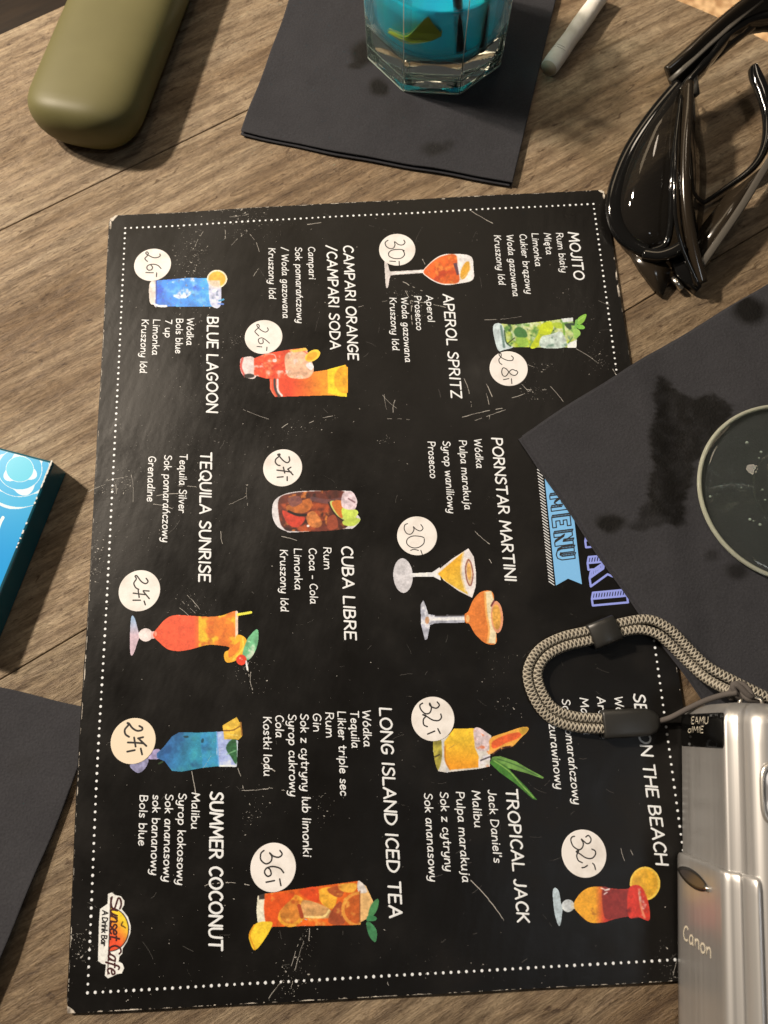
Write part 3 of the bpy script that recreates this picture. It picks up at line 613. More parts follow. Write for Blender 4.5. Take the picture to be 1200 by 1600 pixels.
# cuba libre
p = Pic(400, 700, 7.06, (160, 440, 1170, 945), .5)
cu = [(180, 680), (200, 590), (270, 530), (400, 490), (600, 475), (980, 475), (1065, 490), (1115, 590), (1090, 690), (1150, 790), (1070, 885), (1000, 890), (420, 930), (330, 915), (240, 870), (190, 780)]
p.poly(cu, (215, 205, 200), 1); co = [(255, 560), (400, 500), (620, 480), (970, 480), (950, 600), (970, 700), (985, 885), (430, 920), (300, 880), (255, 760)]
p.poly(co, (95, 38, 26), n=(.35, 110, 4)); p.blotch(co, (190, 80, 35), 110, .52, 3, .85); p.blotch(co, (40, 14, 14), 90, .57, 7, .9); p.blotch(co, (225, 130, 50), 60, .63, 9, .8)
p.poly([(290, 690), (380, 720), (540, 770), (470, 870), (380, 860), (320, 790)], (205, 60, 40), n=(.15, 40, 4)); p.poly([(340, 640), (480, 590), (600, 560), (610, 660), (520, 720), (360, 700)], (180, 95, 40), n=(.3, 50, 5)); p.poly([(350, 560), (460, 530), (510, 600), (400, 650)], (120, 70, 70), a=.8)
p.poly([(560, 740), (640, 700), (730, 820), (680, 880), (580, 850)], (205, 120, 60), n=(.35, 40, 9)); p.poly([(790, 780), (870, 740), (905, 870), (800, 900)], (150, 65, 40)); p.line([(620, 560), (780, 590), (940, 570)], 50, (110, 75, 80), a=.6)
p.line([(360, 700), (460, 740), (550, 740)], 26, (25, 8, 10)); p.poly([(820, 590), (860, 700), (960, 790), (1080, 790), (1090, 700), (950, 600)], (200, 210, 110)); p.poly([(835, 600), (950, 590), (955, 770), (890, 720)], (205, 110, 40)); p.poly([(955, 660), (1120, 695), (1080, 785), (970, 780)], (205, 220, 90)); p.poly([(965, 800), (1090, 770), (1150, 795), (1080, 860), (970, 850)], (190, 205, 80)); p.line([(800, 600), (860, 720), (960, 800)], 12, (20, 12, 12))
p.poly([(960, 500), (1065, 490), (1110, 590), (1080, 680), (950, 650)], (215, 190, 190), n=(.25, 40, 6)); p.line([(1020, 560), (1090, 600)], 16, (130, 95, 100)); p.ell(575, 860, 16, 13, (245, 235, 225))
p.build('drink_picture', 'printed picture of a dark cola drink with ice and lime')
# tequila sunrise
p = Pic(180, 880, 5.217, (110, 370, 1190, 880), .5)
p.poly([(135, 440), (160, 450), (195, 575), (205, 590), (185, 640), (150, 740), (128, 735), (125, 580)], (150, 175, 200), g=((150, 450), (150, 590), (205, 175, 180))); p.ell(250, 585, 57, 52, (235, 215, 205)); p.poly([(290, 560), (320, 555), (320, 615), (290, 612)], (235, 190, 180), 0)
te = [(310, 585), (360, 510), (420, 450), (490, 425), (620, 430), (760, 438), (870, 428), (990, 392), (1000, 480), (985, 690), (900, 675), (760, 665), (620, 700), (520, 715), (430, 700), (360, 645)]
p.poly(te, (236, 88, 52), 1, g=((640, 560), (700, 560), (228, 120, 35))); ri = [(680, 430), (990, 392), (985, 690), (900, 675), (680, 680)]
p.blotch(ri, (235, 190, 40), 80, .46, 5, .9, sm=0); p.blotch(ri, (205, 95, 30), 60, .62, 8, .8, sm=0); p.line([(990, 400), (990, 560), (985, 680)], 20, (235, 200, 170)); p.line([(1000, 420), (1108, 402)], 18, (235, 225, 70), 0); p.ell(330, 575, 10, 20, (245, 150, 120))
p.poly([(990, 590), (1050, 600), (1075, 650), (1040, 740), (980, 795), (905, 805), (893, 730), (960, 690)], (244, 175, 40)); p.poly([(930, 700), (985, 660), (1020, 640), (1000, 720), (930, 770)], (238, 130, 40)); p.line([(1040, 610), (1040, 700), (960, 790)], 12, (248, 205, 70))
p.poly([(1070, 640), (1100, 590), (1160, 540), (1165, 640), (1130, 740), (1080, 790), (1040, 740)], (105, 170, 120), n=(.25, 40, 6)); p.blotch([(1040, 640), (1140, 660), (1110, 780), (1030, 760)], (215, 220, 190), 50, .5, 4, .9); p.ell(1030, 788, 42, 42, (226, 62, 36)); p.ell(1020, 775, 9, 9, (245, 150, 120)); p.line([(1068, 800), (1080, 868)], 12, (230, 225, 220))
p.build('drink_picture', 'printed picture of a red and yellow layered drink in a hurricane glass')
# martinis
p = Pic(600, 800, 6, (70, 320, 1130, 1250), .55)
p.ell(178, 597, 89, 160, (214, 206, 203), -.05, n=(.08, 60, 4)); p.poly([(240, 578), (450, 568), (520, 520), (530, 640), (460, 604), (240, 608)], (232, 226, 220), 0)
p.poly([(495, 555), (640, 440), (790, 342), (840, 420), (862, 580), (858, 700), (825, 803), (700, 740), (560, 640)], (234, 220, 210), 0); p.poly([(503, 580), (620, 480), (750, 370), (735, 480), (720, 620), (790, 775), (680, 715), (580, 650)], (240, 175, 45), 0, n=(.06, 90, 3), g=((560, 500), (700, 760), (236, 190, 70)))
p.line([(745, 380), (722, 560), (765, 740)], 16, (235, 205, 150)); p.ell(797, 565, 38, 128, (225, 190, 150), -.06); p.line([(790, 445), (765, 520), (778, 640), (812, 690), (835, 590), (815, 480), (790, 445)], 9, (130, 60, 55)); p.ell(797, 560, 20, 80, (225, 165, 85), -.06, n=(.2, 20, 3))
p.poly([(345, 870), (368, 828), (390, 880), (415, 960), (470, 968), (755, 965), (755, 1035), (480, 1040), (430, 1060), (405, 1190), (385, 1200), (350, 1060)], (170, 168, 175), 0, n=(.25, 40, 5)); p.blotch([(340, 830), (480, 900), (480, 1100), (340, 1200)], (235, 230, 232), 45, .5, 8, .9, sm=0); p.line([(440, 1005), (750, 998)], 30, (236, 230, 226), 0); p.line([(480, 975), (750, 968)], 10, (50, 45, 45), 0); p.ell(405, 1015, 20, 35, (200, 150, 110))
p.poly([(755, 965), (790, 930), (840, 820), (910, 750), (1005, 745), (1030, 820), (1030, 1000), (1050, 1140), (1045, 1235), (950, 1228), (860, 1150), (800, 1050), (765, 1035)], (222, 122, 52), n=(.07, 90, 6)); p.poly([(940, 748), (1005, 742), (1030, 830), (1035, 1000), (1050, 1140), (1045, 1235), (975, 1228), (985, 1080), (950, 900)], (232, 210, 165), 0, n=(.08, 40, 2)); p.line([(945, 760), (960, 950), (985, 1100), (970, 1225)], 18, (240, 170, 90)); p.ell(1058, 985, 55, 148, (225, 150, 110), -.05); p.ell(1055, 985, 40, 118, (222, 160, 70), -.05, n=(.25, 22, 4)); p.line([(1005, 880), (1030, 835)], 16, (110, 45, 50)); p.ell(785, 1000, 18, 36, (240, 180, 110))
p.build('drink_picture', 'printed picture of two passion fruit martinis in stemmed glasses')
# summer coconut
p = Pic(170, 1105, 5.4545, (170, 70, 1160, 570), .5)
p.poly([(340, 430), (385, 365), (440, 365), (440, 435), (340, 440)], (165, 150, 185), n=(.3, 30, 3)); p.poly([(190, 490), (330, 440), (330, 490), (290, 545), (240, 553)], (150, 145, 175), n=(.35, 30, 5))
sc_ = [(410, 395), (470, 340), (540, 250), (600, 215), (760, 218), (940, 210), (1000, 280), (1100, 290), (1085, 505), (940, 500), (800, 515), (620, 548), (540, 540), (480, 460), (415, 432)]
p.poly(sc_, (48, 105, 160), 0, g=((500, 380), (720, 420), (45, 135, 160)), n=(.12, 80, 4)); p.poly([(780, 218), (940, 210), (945, 500), (800, 512)], (55, 140, 195), 0, a=.7); p.blotch(sc_, (30, 70, 115), 120, .6, 9, .6, sm=0); p.blotch(sc_, (70, 165, 165), 140, .58, 12, .5, sm=0)
p.poly([(925, 210), (985, 208), (1100, 290), (1085, 505), (940, 505)], (172, 182, 225), 0, n=(.15, 50, 3)); p.blotch([(930, 300), (1060, 320), (1060, 500), (940, 500)], (222, 222, 240), 60, .5, 5, .8); p.line([(920, 212), (940, 500)], 10, (110, 165, 220), 0); p.line([(1095, 290), (1085, 500)], 12, (205, 210, 215), 0); p.line([(950, 497), (1080, 500)], 14, (225, 225, 235), 0)
p.poly([(1000, 350), (1030, 290), (1085, 280), (1090, 480), (1040, 420)], (45, 95, 55), n=(.4, 25, 6)); p.line([(1010, 400), (1080, 370)], 8, (130, 180, 130)); p.poly([(972, 155), (1090, 85), (1132, 160), (1138, 245), (1110, 275), (985, 272)], (232, 185, 65), 0, n=(.2, 30, 4)); p.line([(980, 200), (1060, 195), (1120, 160)], 10, (130, 85, 30)); p.line([(1000, 230), (1100, 240)], 8, (245, 215, 110)); p.line([(1125, 130), (1135, 240)], 10, (150, 100, 40)); p.line([(430, 480), (460, 465)], 14, (40, 60, 30)); p.ell(660, 252, 22, 10, (20, 60, 70)); p.ell(800, 285, 12, 20, (20, 70, 85), .3)
p.build('drink_picture', 'printed picture of a blue drink with a pineapple wedge')
# long island iced tea
p = Pic(380, 1300, 5.217, (30, 380, 1120, 990), .55)
p.poly([(120, 520), (190, 500), (190, 740), (120, 740), (110, 640)], (232, 220, 190), 0, n=(.1, 30, 3)); p.poly([(130, 515), (180, 500), (180, 545), (130, 550)], (60, 50, 45), 0)
li = [(175, 505), (340, 480), (600, 445), (940, 400), (955, 755), (650, 760), (230, 770), (180, 740)]
p.poly(li, (226, 98, 30), 0, n=(.12, 90, 4)); p.poly([(940, 400), (1000, 440), (1060, 570), (1020, 700), (955, 735)], (225, 175, 110), 0, n=(.2, 50, 5)); p.poly([(935, 400), (985, 430), (1010, 490), (940, 490)], (225, 210, 195), n=(.25, 30, 6))
p.ell(395, 640, 120, 135, (240, 165, 50), .5); p.ell(390, 650, 85, 100, (215, 130, 50), .5, n=(.2, 40, 3)); p.poly([(180, 530), (290, 500), (420, 510), (300, 640), (270, 760), (185, 740)], (225, 85, 30)); p.poly([(480, 560), (610, 580), (720, 640), (700, 700), (500, 690)], (205, 150, 90), n=(.25, 40, 8)); p.poly([(620, 470), (760, 460), (740, 620), (640, 580)], (240, 170, 50), n=(.15, 40, 9)); p.poly([(690, 460), (820, 440), (800, 530), (720, 510)], (175, 85, 40)); p.poly([(460, 480), (600, 450), (610, 570), (520, 540)], (222, 75, 30)); p.poly([(780, 430), (920, 420), (900, 490), (800, 480)], (238, 170, 60), n=(.2, 30, 3))
p.poly([(720, 640), (800, 570), (830, 740), (700, 740)], (165, 75, 40), n=(.15, 40, 3)); p.put(inpoly(p.X, p.Y, [(790, 480), (955, 470), (955, 755), (790, 755)]) & (((p.X - 950) / 150) ** 2 + ((p.Y - 630) / 145) ** 2 < 1), (232, 150, 60)); p.put(inpoly(p.X, p.Y, [(790, 480), (950, 470), (950, 755), (790, 755)]) & (((p.X - 955) / 128) ** 2 + ((p.Y - 630) / 122) ** 2 < 1), (196, 92, 35), n=(.15, 40, 5)); p.line([(500, 690), (650, 690), (700, 640)], 18, (240, 205, 130)); p.line([(455, 600), (480, 690)], 30, (170, 70, 35)); p.line([(950, 480), (952, 735)], 8, (150, 85, 50), 0); p.blotch(li, (170, 65, 25), 70, .66, 11, .6, sm=0); p.blotch(li, (248, 185, 80), 60, .68, 14, .7, sm=0)
p.poly([(130, 735), (200, 728), (240, 750), (170, 880), (95, 962), (55, 890), (50, 830), (85, 765)], (246, 200, 50), n=(.08, 40, 4)); p.line([(90, 760), (55, 840), (95, 955)], 12, (225, 150, 30))
p.poly([(1035, 610), (1070, 560), (1102, 550), (1095, 620), (1060, 680), (1020, 680)], (75, 135, 80)); p.poly([(1005, 720), (1020, 680), (1080, 690), (1080, 720), (1030, 725)], (60, 125, 75)); p.poly([(1005, 740), (1040, 740), (1085, 800), (1085, 880), (1065, 892), (1025, 840)], (62, 120, 75), n=(.2, 30, 6))
p.build('drink_picture', 'printed picture of an iced tea drink with lemon slices and mint')
# tropical jack
p = Pic(630, 1080, 5.4545, (240, 295, 1200, 927), .55)
p.poly([(255, 420), (350, 380), (660, 318), (750, 380), (735, 640), (640, 660), (360, 690), (300, 680), (258, 520)], (215, 205, 190), 0); p.poly([(258, 430), (325, 420), (330, 560), (300, 670), (270, 590)], (165, 150, 60), n=(.35, 40, 4)); p.line([(335, 410), (345, 560), (375, 685)], 18, (210, 205, 200)); p.line([(270, 560), (310, 540)], 10, (60, 50, 30))
tj = [(350, 430), (430, 322), (600, 318), (610, 480), (645, 560), (640, 650), (400, 670), (355, 590)]
p.poly(tj, (240, 190, 50), 0, g=((500, 420), (480, 650), (242, 155, 35)), n=(.08, 60, 4)); p.line([(357, 470), (360, 590), (400, 668)], 12, (205, 125, 30)); p.poly([(600, 330), (660, 318), (750, 400), (750, 470), (680, 510), (620, 480)], (215, 190, 185), n=(.2, 35, 6)); p.blotch([(600, 330), (750, 400), (740, 640), (640, 640)], (225, 110, 60), 40, .56, 7, .8, sm=0); p.blotch([(640, 560), (740, 540), (735, 640), (640, 650)], (235, 225, 225), 30, .45, 9, .9, sm=0); p.line([(660, 590), (735, 560)], 12, (70, 60, 65))
p.poly([(735, 480), (745, 400), (880, 350), (1000, 310), (1060, 308), (1060, 340), (1000, 400), (930, 470), (860, 470), (740, 535)], (236, 165, 65)); p.poly([(760, 430), (880, 370), (1010, 350), (980, 400), (880, 440), (770, 490)], (228, 95, 45), n=(.15, 40, 4)); p.poly([(985, 320), (1055, 308), (1055, 340), (1010, 370)], (195, 150, 50)); p.line([(760, 540), (830, 490), (920, 470)], 14, (50, 20, 18)); p.blotch([(740, 500), (930, 450), (930, 490), (750, 550)], (240, 170, 90), 20, .55, 5, 1)
p.poly([(745, 600), (760, 560), (830, 555), (960, 600), (1080, 670), (1200, 735), (1190, 745), (1060, 700), (900, 655)], (110, 150, 70), 0, n=(.25, 50, 3)); p.poly([(735, 610), (760, 575), (880, 640), (970, 740), (1060, 830), (1140, 925), (1100, 915), (960, 790), (820, 690)], (70, 125, 45), 0, n=(.25, 50, 6)); p.line([(770, 590), (900, 680), (1000, 790), (1110, 905)], 8, (150, 185, 90)); p.line([(800, 575), (960, 630), (1150, 720)], 8, (60, 95, 45))
p.build('drink_picture', 'printed picture of a yellow drink with papaya slice and pineapple leaves')
# sex on the beach
p = Pic(855, 1280, 6.316, (40, 460, 1125, 1060), .55)
p.poly([(60, 690), (90, 682), (115, 720), (135, 830), (150, 870), (130, 1030), (108, 1040), (75, 930), (58, 780)], (190, 200, 200), n=(.2, 40, 3)); p.ell(205, 853, 62, 60, (205, 205, 200), n=(.2, 40, 4)); p.poly([(235, 820), (275, 830), (275, 880), (235, 890)], (215, 205, 185), 0)
p.ell(965, 635, 148, 165, (242, 195, 75), 0); p.ell(962, 635, 128, 145, (232, 170, 50), n=(.2, 60, 6))
so = [(262, 850), (310, 750), (390, 685), (500, 665), (640, 685), (780, 690), (910, 655), (985, 780), (1008, 990), (900, 965), (780, 960), (640, 990), (560, 1015), (420, 1015), (320, 940)]
p.poly(so, (240, 165, 45), 1, g=((470, 800), (570, 800), (205, 60, 45)), n=(.05, 80, 3)); p.poly([(545, 680), (640, 690), (790, 692), (880, 670), (905, 800), (900, 965), (780, 958), (640, 985), (560, 950)], (128, 45, 42), a=.85, n=(.15, 70, 5)); p.poly([(800, 692), (910, 655), (960, 780), (1000, 985), (900, 962), (800, 955)], (205, 55, 42), n=(.15, 60, 4)); p.blotch(so, (90, 25, 28), 90, .63, 8, .6); p.line([(905, 700), (925, 860), (960, 970)], 22, (225, 130, 95)); p.blotch([(890, 680), (1000, 700), (1005, 990), (930, 970)], (225, 190, 180), 35, .6, 6, .8, sm=0); p.line([(570, 700), (610, 690)], 16, (235, 215, 205)); p.line([(560, 740), (590, 720)], 12, (235, 200, 190)); p.line([(530, 680), (560, 690)], 10, (240, 220, 200)); p.line([(965, 520), (965, 760)], 5, (215, 150, 50)); p.line([(850, 600), (1090, 680)], 5, (215, 150, 50))
p.build('drink_picture', 'printed picture of an orange and red drink with an orange slice')

# ------------------------------------------------------------------ price stickers
m_stick = mat('sticker_paper', alb((240, 226, 212)), 0.7); t = NT(m_stick)
f = t.noise(t.coord(), 160, 4); t.l(t.ramp(f, [(0.3, alb((222, 208, 192))), (0.55, alb((242, 229, 214)))]), t.b.inputs['Base Color'])
m_stick_y = mat('yellowed_sticker_paper', alb((238, 214, 180)), 0.7)
m_pen = mat('black_pen', (0.012, 0.011, 0.012), 0.6)
ST = [('26', 'blue drink', 200, 380, 7.5, 290, 255, 215, [[(375, 130), (378, 150), (350, 170), (300, 172), (250, 150), (212, 125), (222, 105), (240, 122), (225, 155), (200, 185), (230, 218)], [(388, 300), (350, 262), (290, 250), (240, 262), (222, 290), (240, 318), (275, 315), (290, 285), (270, 260)], [(212, 348), (298, 350)], [(338, 352), (335, 395)]], 12),
 ('26', 'pair of red drinks', 370, 490, 6.667, 280, 245, 195, [[(320, 150), (328, 175), (300, 195), (260, 180), (220, 145), (210, 120), (225, 115), (235, 140), (210, 165), (190, 190), (215, 220), (230, 235)], [(340, 310), (300, 275), (260, 255), (228, 270), (230, 300), (250, 318), (275, 305), (272, 272)], [(212, 345), (262, 350)], [(315, 352), (312, 388)]], 9),
 ('30', 'orange wine glass', 580, 360, 7.06, 287, 217, 200, [[(360, 112), (372, 140), (345, 165), (300, 160), (258, 130), (262, 165), (245, 200), (205, 205), (165, 180), (155, 140), (185, 115)], [(365, 230), (330, 215), (240, 220), (195, 250), (200, 290), (260, 315), (330, 310), (368, 270), (350, 226)], [(205, 343), (268, 347)], [(308, 345), (310, 390)]], 10),
 ('28', 'mojito', 755, 480, 7.06, 280, 678, 210, [[(310, 540), (330, 560), (320, 588), (270, 590), (210, 565), (175, 530), (180, 512), (195, 515), (195, 550), (172, 580), (180, 615), (205, 635)], [(365, 700), (380, 725), (350, 755), (310, 745), (285, 720), (255, 685), (220, 672), (203, 710), (215, 755), (250, 762), (285, 715), (320, 690), (360, 705)], [(222, 802), (282, 790)], [(310, 792), (315, 845)]], 9),
 ('27', 'dark cola drink', 400, 700, 7.06, 295, 220, 215, [[(365, 100), (372, 140), (345, 165), (300, 140), (260, 95), (240, 75), (265, 70), (255, 95), (220, 125), (215, 160), (240, 190), (265, 195)], [(385, 215), (350, 237)], [(352, 237), (408, 298)], [(388, 268), (300, 255), (232, 246)], [(303, 215), (318, 278)], [(235, 325), (300, 320)], [(345, 320), (345, 362)]], 13),
 ('27', 'hurricane glass', 180, 880, 5.217, 200, 225, 168, [[(255, 125), (270, 150), (250, 168), (215, 150), (180, 105), (165, 108), (175, 130), (155, 165), (170, 200), (195, 215)], [(232, 225), (278, 228)], [(232, 232), (280, 290)], [(255, 258), (200, 252), (150, 245)], [(190, 222), (198, 280)], [(148, 303), (208, 303)], [(238, 310), (248, 340)]], 9),
 ('30', 'pair of martinis', 600, 800, 6, 310, 225, 187, [[(345, 120), (365, 155), (340, 180), (300, 165), (275, 140), (280, 170), (255, 208), (215, 205), (190, 165), (195, 125), (220, 112)], [(375, 245), (345, 232), (270, 228), (220, 255), (215, 300), (260, 335), (320, 335), (370, 300), (378, 255)], [(250, 362), (280, 353), (322, 362)], [(345, 362), (358, 398)]], 7),
 ('27', 'blue pineapple drink', 170, 1105, 5.4545, 215, 287, 187, [[(265, 160), (290, 175), (285, 195), (245, 200), (205, 175), (180, 140), (165, 135), (175, 150), (145, 190), (150, 230), (180, 252)], [(255, 265), (298, 255)], [(258, 265), (325, 330)], [(300, 308), (230, 302), (170, 300)], [(222, 258), (235, 335)], [(165, 378), (228, 365)], [(278, 352), (290, 402)]], 12),
 ('36', 'iced tea drink', 380, 1300, 5.217, 245, 287, 185, [[(300, 150), (318, 180), (290, 205), (245, 195), (215, 168), (235, 200), (225, 240), (185, 258), (145, 225), (145, 175), (170, 150)], [(330, 330), (300, 295), (240, 280), (190, 295), (175, 330), (200, 360), (228, 345), (220, 305), (200, 290)], [(188, 408), (255, 395)], [(298, 382), (308, 435)]], 9),
 ('32', 'yellow papaya drink', 630, 1080, 5.4545, 253, 235, 183, [[(290, 92), (308, 120), (280, 145), (230, 125), (225, 100), (240, 140), (225, 185), (185, 190), (150, 155), (142, 120), (165, 102)], [(320, 195), (325, 225), (300, 250), (250, 245), (200, 215), (165, 200), (195, 210), (172, 240), (175, 285), (205, 302)], [(208, 365), (268, 340)], [(295, 320), (315, 360)]], 9),
 ('32', 'orange and red drink', 855, 1280, 6.316, 362, 338, 220, [[(380, 175), (405, 160), (430, 190), (425, 225), (390, 240), (335, 195), (355, 235), (345, 280), (310, 300), (255, 265), (232, 205), (245, 175), (268, 168)], [(440, 295), (470, 310), (475, 345), (440, 385), (380, 380), (320, 340), (285, 320), (310, 310), (290, 355), (305, 405), (345, 428)], [(342, 478), (370, 472), (395, 455)], [(448, 435), (465, 455), (475, 495)]], 9)]
for num, near, x0, y0, k, cx, cy, rx, strokes, wd in ST:
    c = U(x0 + cx / k, y0 + cy / k, 1.2); R_ = (U(x0 + (cx + rx) / k, y0 + cy / k, 1.2) - c).length
    mb = MB(); z_ = lambda x, y, h: card_z(x, y) + h
    rings = [[(c.x + r_ * math.cos(2 * math.pi * j / 48), c.y + r_ * math.sin(2 * math.pi * j / 48), z_(c.x + r_ * math.cos(2 * math.pi * j / 48), c.y + r_ * math.sin(2 * math.pi * j / 48), h)) for j in range(48)] for r_, h in ((R_, .02), (R_, .12), (R_ - .12, .15), (R_ * .5, .15))]
    mb.loft(rings, cap=False); n0 = len(mb.v) - 48
    mb.add([(c.x, c.y, z_(c.x, c.y, .15))] + rings[-1], [(0, 1 + j, 1 + (j + 1) % 48) for j in range(48)])
    st = tag(mb.build('price_sticker', m_stick_y if 'pineapple' in near else m_stick, menu, smooth=False), 'round white price sticker by the picture of the ' + near)
    mb = MB()
    for s_ in strokes:
        pts = [U(x0 + a / k, y0 + b / k, 1.2).xy for a, b in (cr(s_, 6) if len(s_) > 2 else s_)]
        ribbon(mb, pts, wd / k * .30, card_z, .02, 0, True, .165)
    tag(mb.build('price_number', m_pen, st), 'handwritten price ' + num + ',-')

# ------------------------------------------------------------------ DRINKI MENU lettering
m_ban = mat('banner_blue', alb((128, 186, 240)), 0.45); m_let = mat('violet_ink', alb((150, 158, 232)), 0.45)
Z = lambda a, b: U(800 + a / 6, 700 + b / 6, 1.2).xy
bl_ = [Z(270, -60), Z(410, 1290), Z(525, 1225), Z(655, 1278), Z(498, -60)]
mb = MB()
def strip(a0, a1, b0, b1, n, zo):
    vs = []
    for i in range(n + 1):
        k = i / n
        for p_ in (a0 + (a1 - a0) * k, b0 + (b1 - b0) * k): vs.append((p_.x, p_.y, card_z(p_.x, p_.y) + zo))
    mb.add(vs, [(2 * i, 2 * i + 2, 2 * i + 3, 2 * i + 1) for i in range(n)])
e1 = Z(397, 1170); e2 = Z(640, 1170)
strip(bl_[0], e1, bl_[4], e2, 20, .03)
for tri in ((e1, bl_[1], bl_[2]), (e1, bl_[2], e2), (e2, bl_[2], bl_[3])):
    mb.add([(q_.x, q_.y, card_z(q_.x, q_.y) + .03) for q_ in tri], [(0, 1, 2)])
tag(mb.build('banner', m_ban, menu, smooth=False), 'light blue ribbon banner with notched end')
mb = MB()
for i in range(48):
    y = 1290 - i * 28.4; x = 350 - (1290 - y) * .1035
    ribbon(mb, [Z(x - 5, y - 38), Z(x + 43, y - 4)], .30, card_z, .02)
tag(mb.build('hatching', m_print, menu), 'row of slanted white dashes along the banner')
BL = {'M': [(0, 0), (0, 1), (.2, 1), (.44, .6), (.68, 1), (.88, 1), (.88, 0), (.68, 0), (.68, .58), (.44, .2), (.2, .58), (.2, 0)],
      'E': [(0, 0), (0, 1), (.56, 1), (.56, .8), (.22, .8), (.22, .6), (.46, .6), (.46, .42), (.22, .42), (.22, .2), (.58, .2), (.58, 0)],
      'N': [(0, 0), (0, 1), (.22, 1), (.5, .46), (.5, 1), (.72, 1), (.72, 0), (.5, 0), (.22, .52), (.22, 0)],
      'U': [(0, 1), (0, .3), (.08, .08), (.3, 0), (.5, .06), (.62, .28), (.62, 1), (.42, 1), (.42, .32), (.32, .2), (.22, .3), (.22, 1)],
      'K': [(0, 0), (0, 1), (.24, 1), (.24, .62), (.5, 1), (.8, 1), (.46, .52), (.84, 0), (.54, 0), (.24, .42), (.24, 0)],
      'I': [(0, 0), (0, 1), (.24, 1), (.24, 0)]}
def block(mb, ch, org, rd, up, off, wd, hatch):
    f = lambda a, b, k=0.0: Z(org[0] + rd[0] * a + up[0] * b + off[0] * k, org[1] + rd[1] * a + up[1] * b + off[1] * k)
    P = BL[ch]; n = len(P)
    ar = sum(P[i][0] * P[(i + 1) % n][1] - P[(i + 1) % n][0] * P[i][1] for i in range(n))
    for i in range(n):
        (a, b), (c, d) = P[i], P[(i + 1) % n]
        ribbon(mb, [f(a, b), f(c, d)], wd, card_z, .02)
        nx, ny = (d - b), -(c - a)
        if ar < 0: nx, ny = -nx, -ny
        if nx * -1 + ny * .35 > .12 * math.hypot(nx, ny) and nx < -.05 * abs(ny):
            ribbon(mb, [f(a, b, 1), f(c, d, 1)], wd, card_z, .02); ribbon(mb, [f(a, b), f(a, b, 1)], wd, card_z, .02); ribbon(mb, [f(c, d), f(c, d, 1)], wd, card_z, .02)
            if hatch:
                k = max(2, int(math.hypot(c - a, d - b) * 13))
                for j in range(1, k): u_ = j / k; ribbon(mb, [f(a + (c - a) * u_, b + (d - b) * u_), f(a + (c - a) * u_, b + (d - b) * u_, .95)], wd * .8, card_z, .02)
for (word, m_, lst, rd, up, off, wd, hatch) in (('MENU', m_pen, (('M', 352, 450), ('E', 371, 655), ('N', 390, 805), ('U', 408, 955)), (18, 165), (172, -22), (8, -22), .42, True),
                                         ('NKI', m_let, (('N', 668, 745), ('K', 708, 1080), ('I', 748, 1415)), (36, 260), (330, -30), (10, -58), .75, True)):
    mb = MB()
    for ch, x, y in lst: block(mb, ch, (x, y), rd, up, off, wd, hatch)
    tag(mb.build('lettering', m_, menu), 'hand drawn block letters ' + ('MENU in black on the blue banner' if word == 'MENU' else 'ending NKI in violet outline'))

# ------------------------------------------------------------------ logo sticker in the corner
p = Pic(130, 1370, 8.42, (170, 180, 660, 1350), .4)
p.poly([(335, 222), (385, 203), (430, 240), (500, 252), (545, 310), (540, 370), (510, 420), (590, 520), (628, 640), (622, 740), (580, 850), (520, 940), (515, 1010), (480, 1045), (465, 1110), (520, 1140), (540, 1200), (510, 1265), (450, 1275), (380, 1310), (330, 1332), (290, 1300), (305, 1150), (250, 1140), (200, 1105), (215, 600), (230, 420), (330, 350)], (238, 230, 215), 0)
p.put(inpoly(p.X, p.Y, [(362, 300), (700, 300), (700, 1050), (338, 1050)]) & (((p.X - 350) / 258) ** 2 + ((p.Y - 690) / 292) ** 2 < 1), (40, 30, 28))
p.put(inpoly(p.X, p.Y, [(362, 300), (700, 300), (700, 1050), (338, 1050)]) & (((p.X - 350) / 244) ** 2 + ((p.Y - 690) / 280) ** 2 < 1), (232, 80, 45), g=((380, 780), (560, 620), (245, 205, 50)))
p.line([(368, 270), (350, 700), (325, 1280)], 12, (40, 30, 28)); p.line([(525, 590), (505, 635), (535, 650), (560, 670)], 16, (70, 45, 20))
logo = p.build('logo', 'round sunset logo sticker with script lettering')
mb = MB(); mb2 = MB()
def lettering(mbx, s_, x, y, x1, y1, h, wd, sl=.25):
    tw = text_width(s_); 
    for st in text_strokes(s_, sl, .12):
        pts = []
        for a, b in st:
            k = a / text_width(s_); pts.append(U(130 + (x + (x1 - x) * k + h * b) / 8.42, 1370 + (y + (y1 - y) * k) / 8.42, 1.2).xy)
        ribbon(mbx, pts, wd, card_z, .02, 0, True, .06)
lettering(mb, 'S', 372, 262, 370, 420, 135, .62, 0); lettering(mb, 'unset', 368, 420, 352, 860, 140, .58, .25); lettering(mb, 'C', 345, 900, 340, 1010, 160, .58, 0); lettering(mb, 'afe', 335, 1010, 325, 1290, 150, .58, .25)
lettering(mb2, 'A Drink Bar', 262, 440, 238, 960, 70, .42, .1)
mb.v += []; m_lp = mat('dark_red_ink', (0.05, 0.008, 0.01), 0.5)
tag(mb.build('logo_name', m_lp, logo), 'script words Sunset Cafe'); tag(mb2.build('logo_banner_text', m_pen, logo), 'small words A Drink Bar')
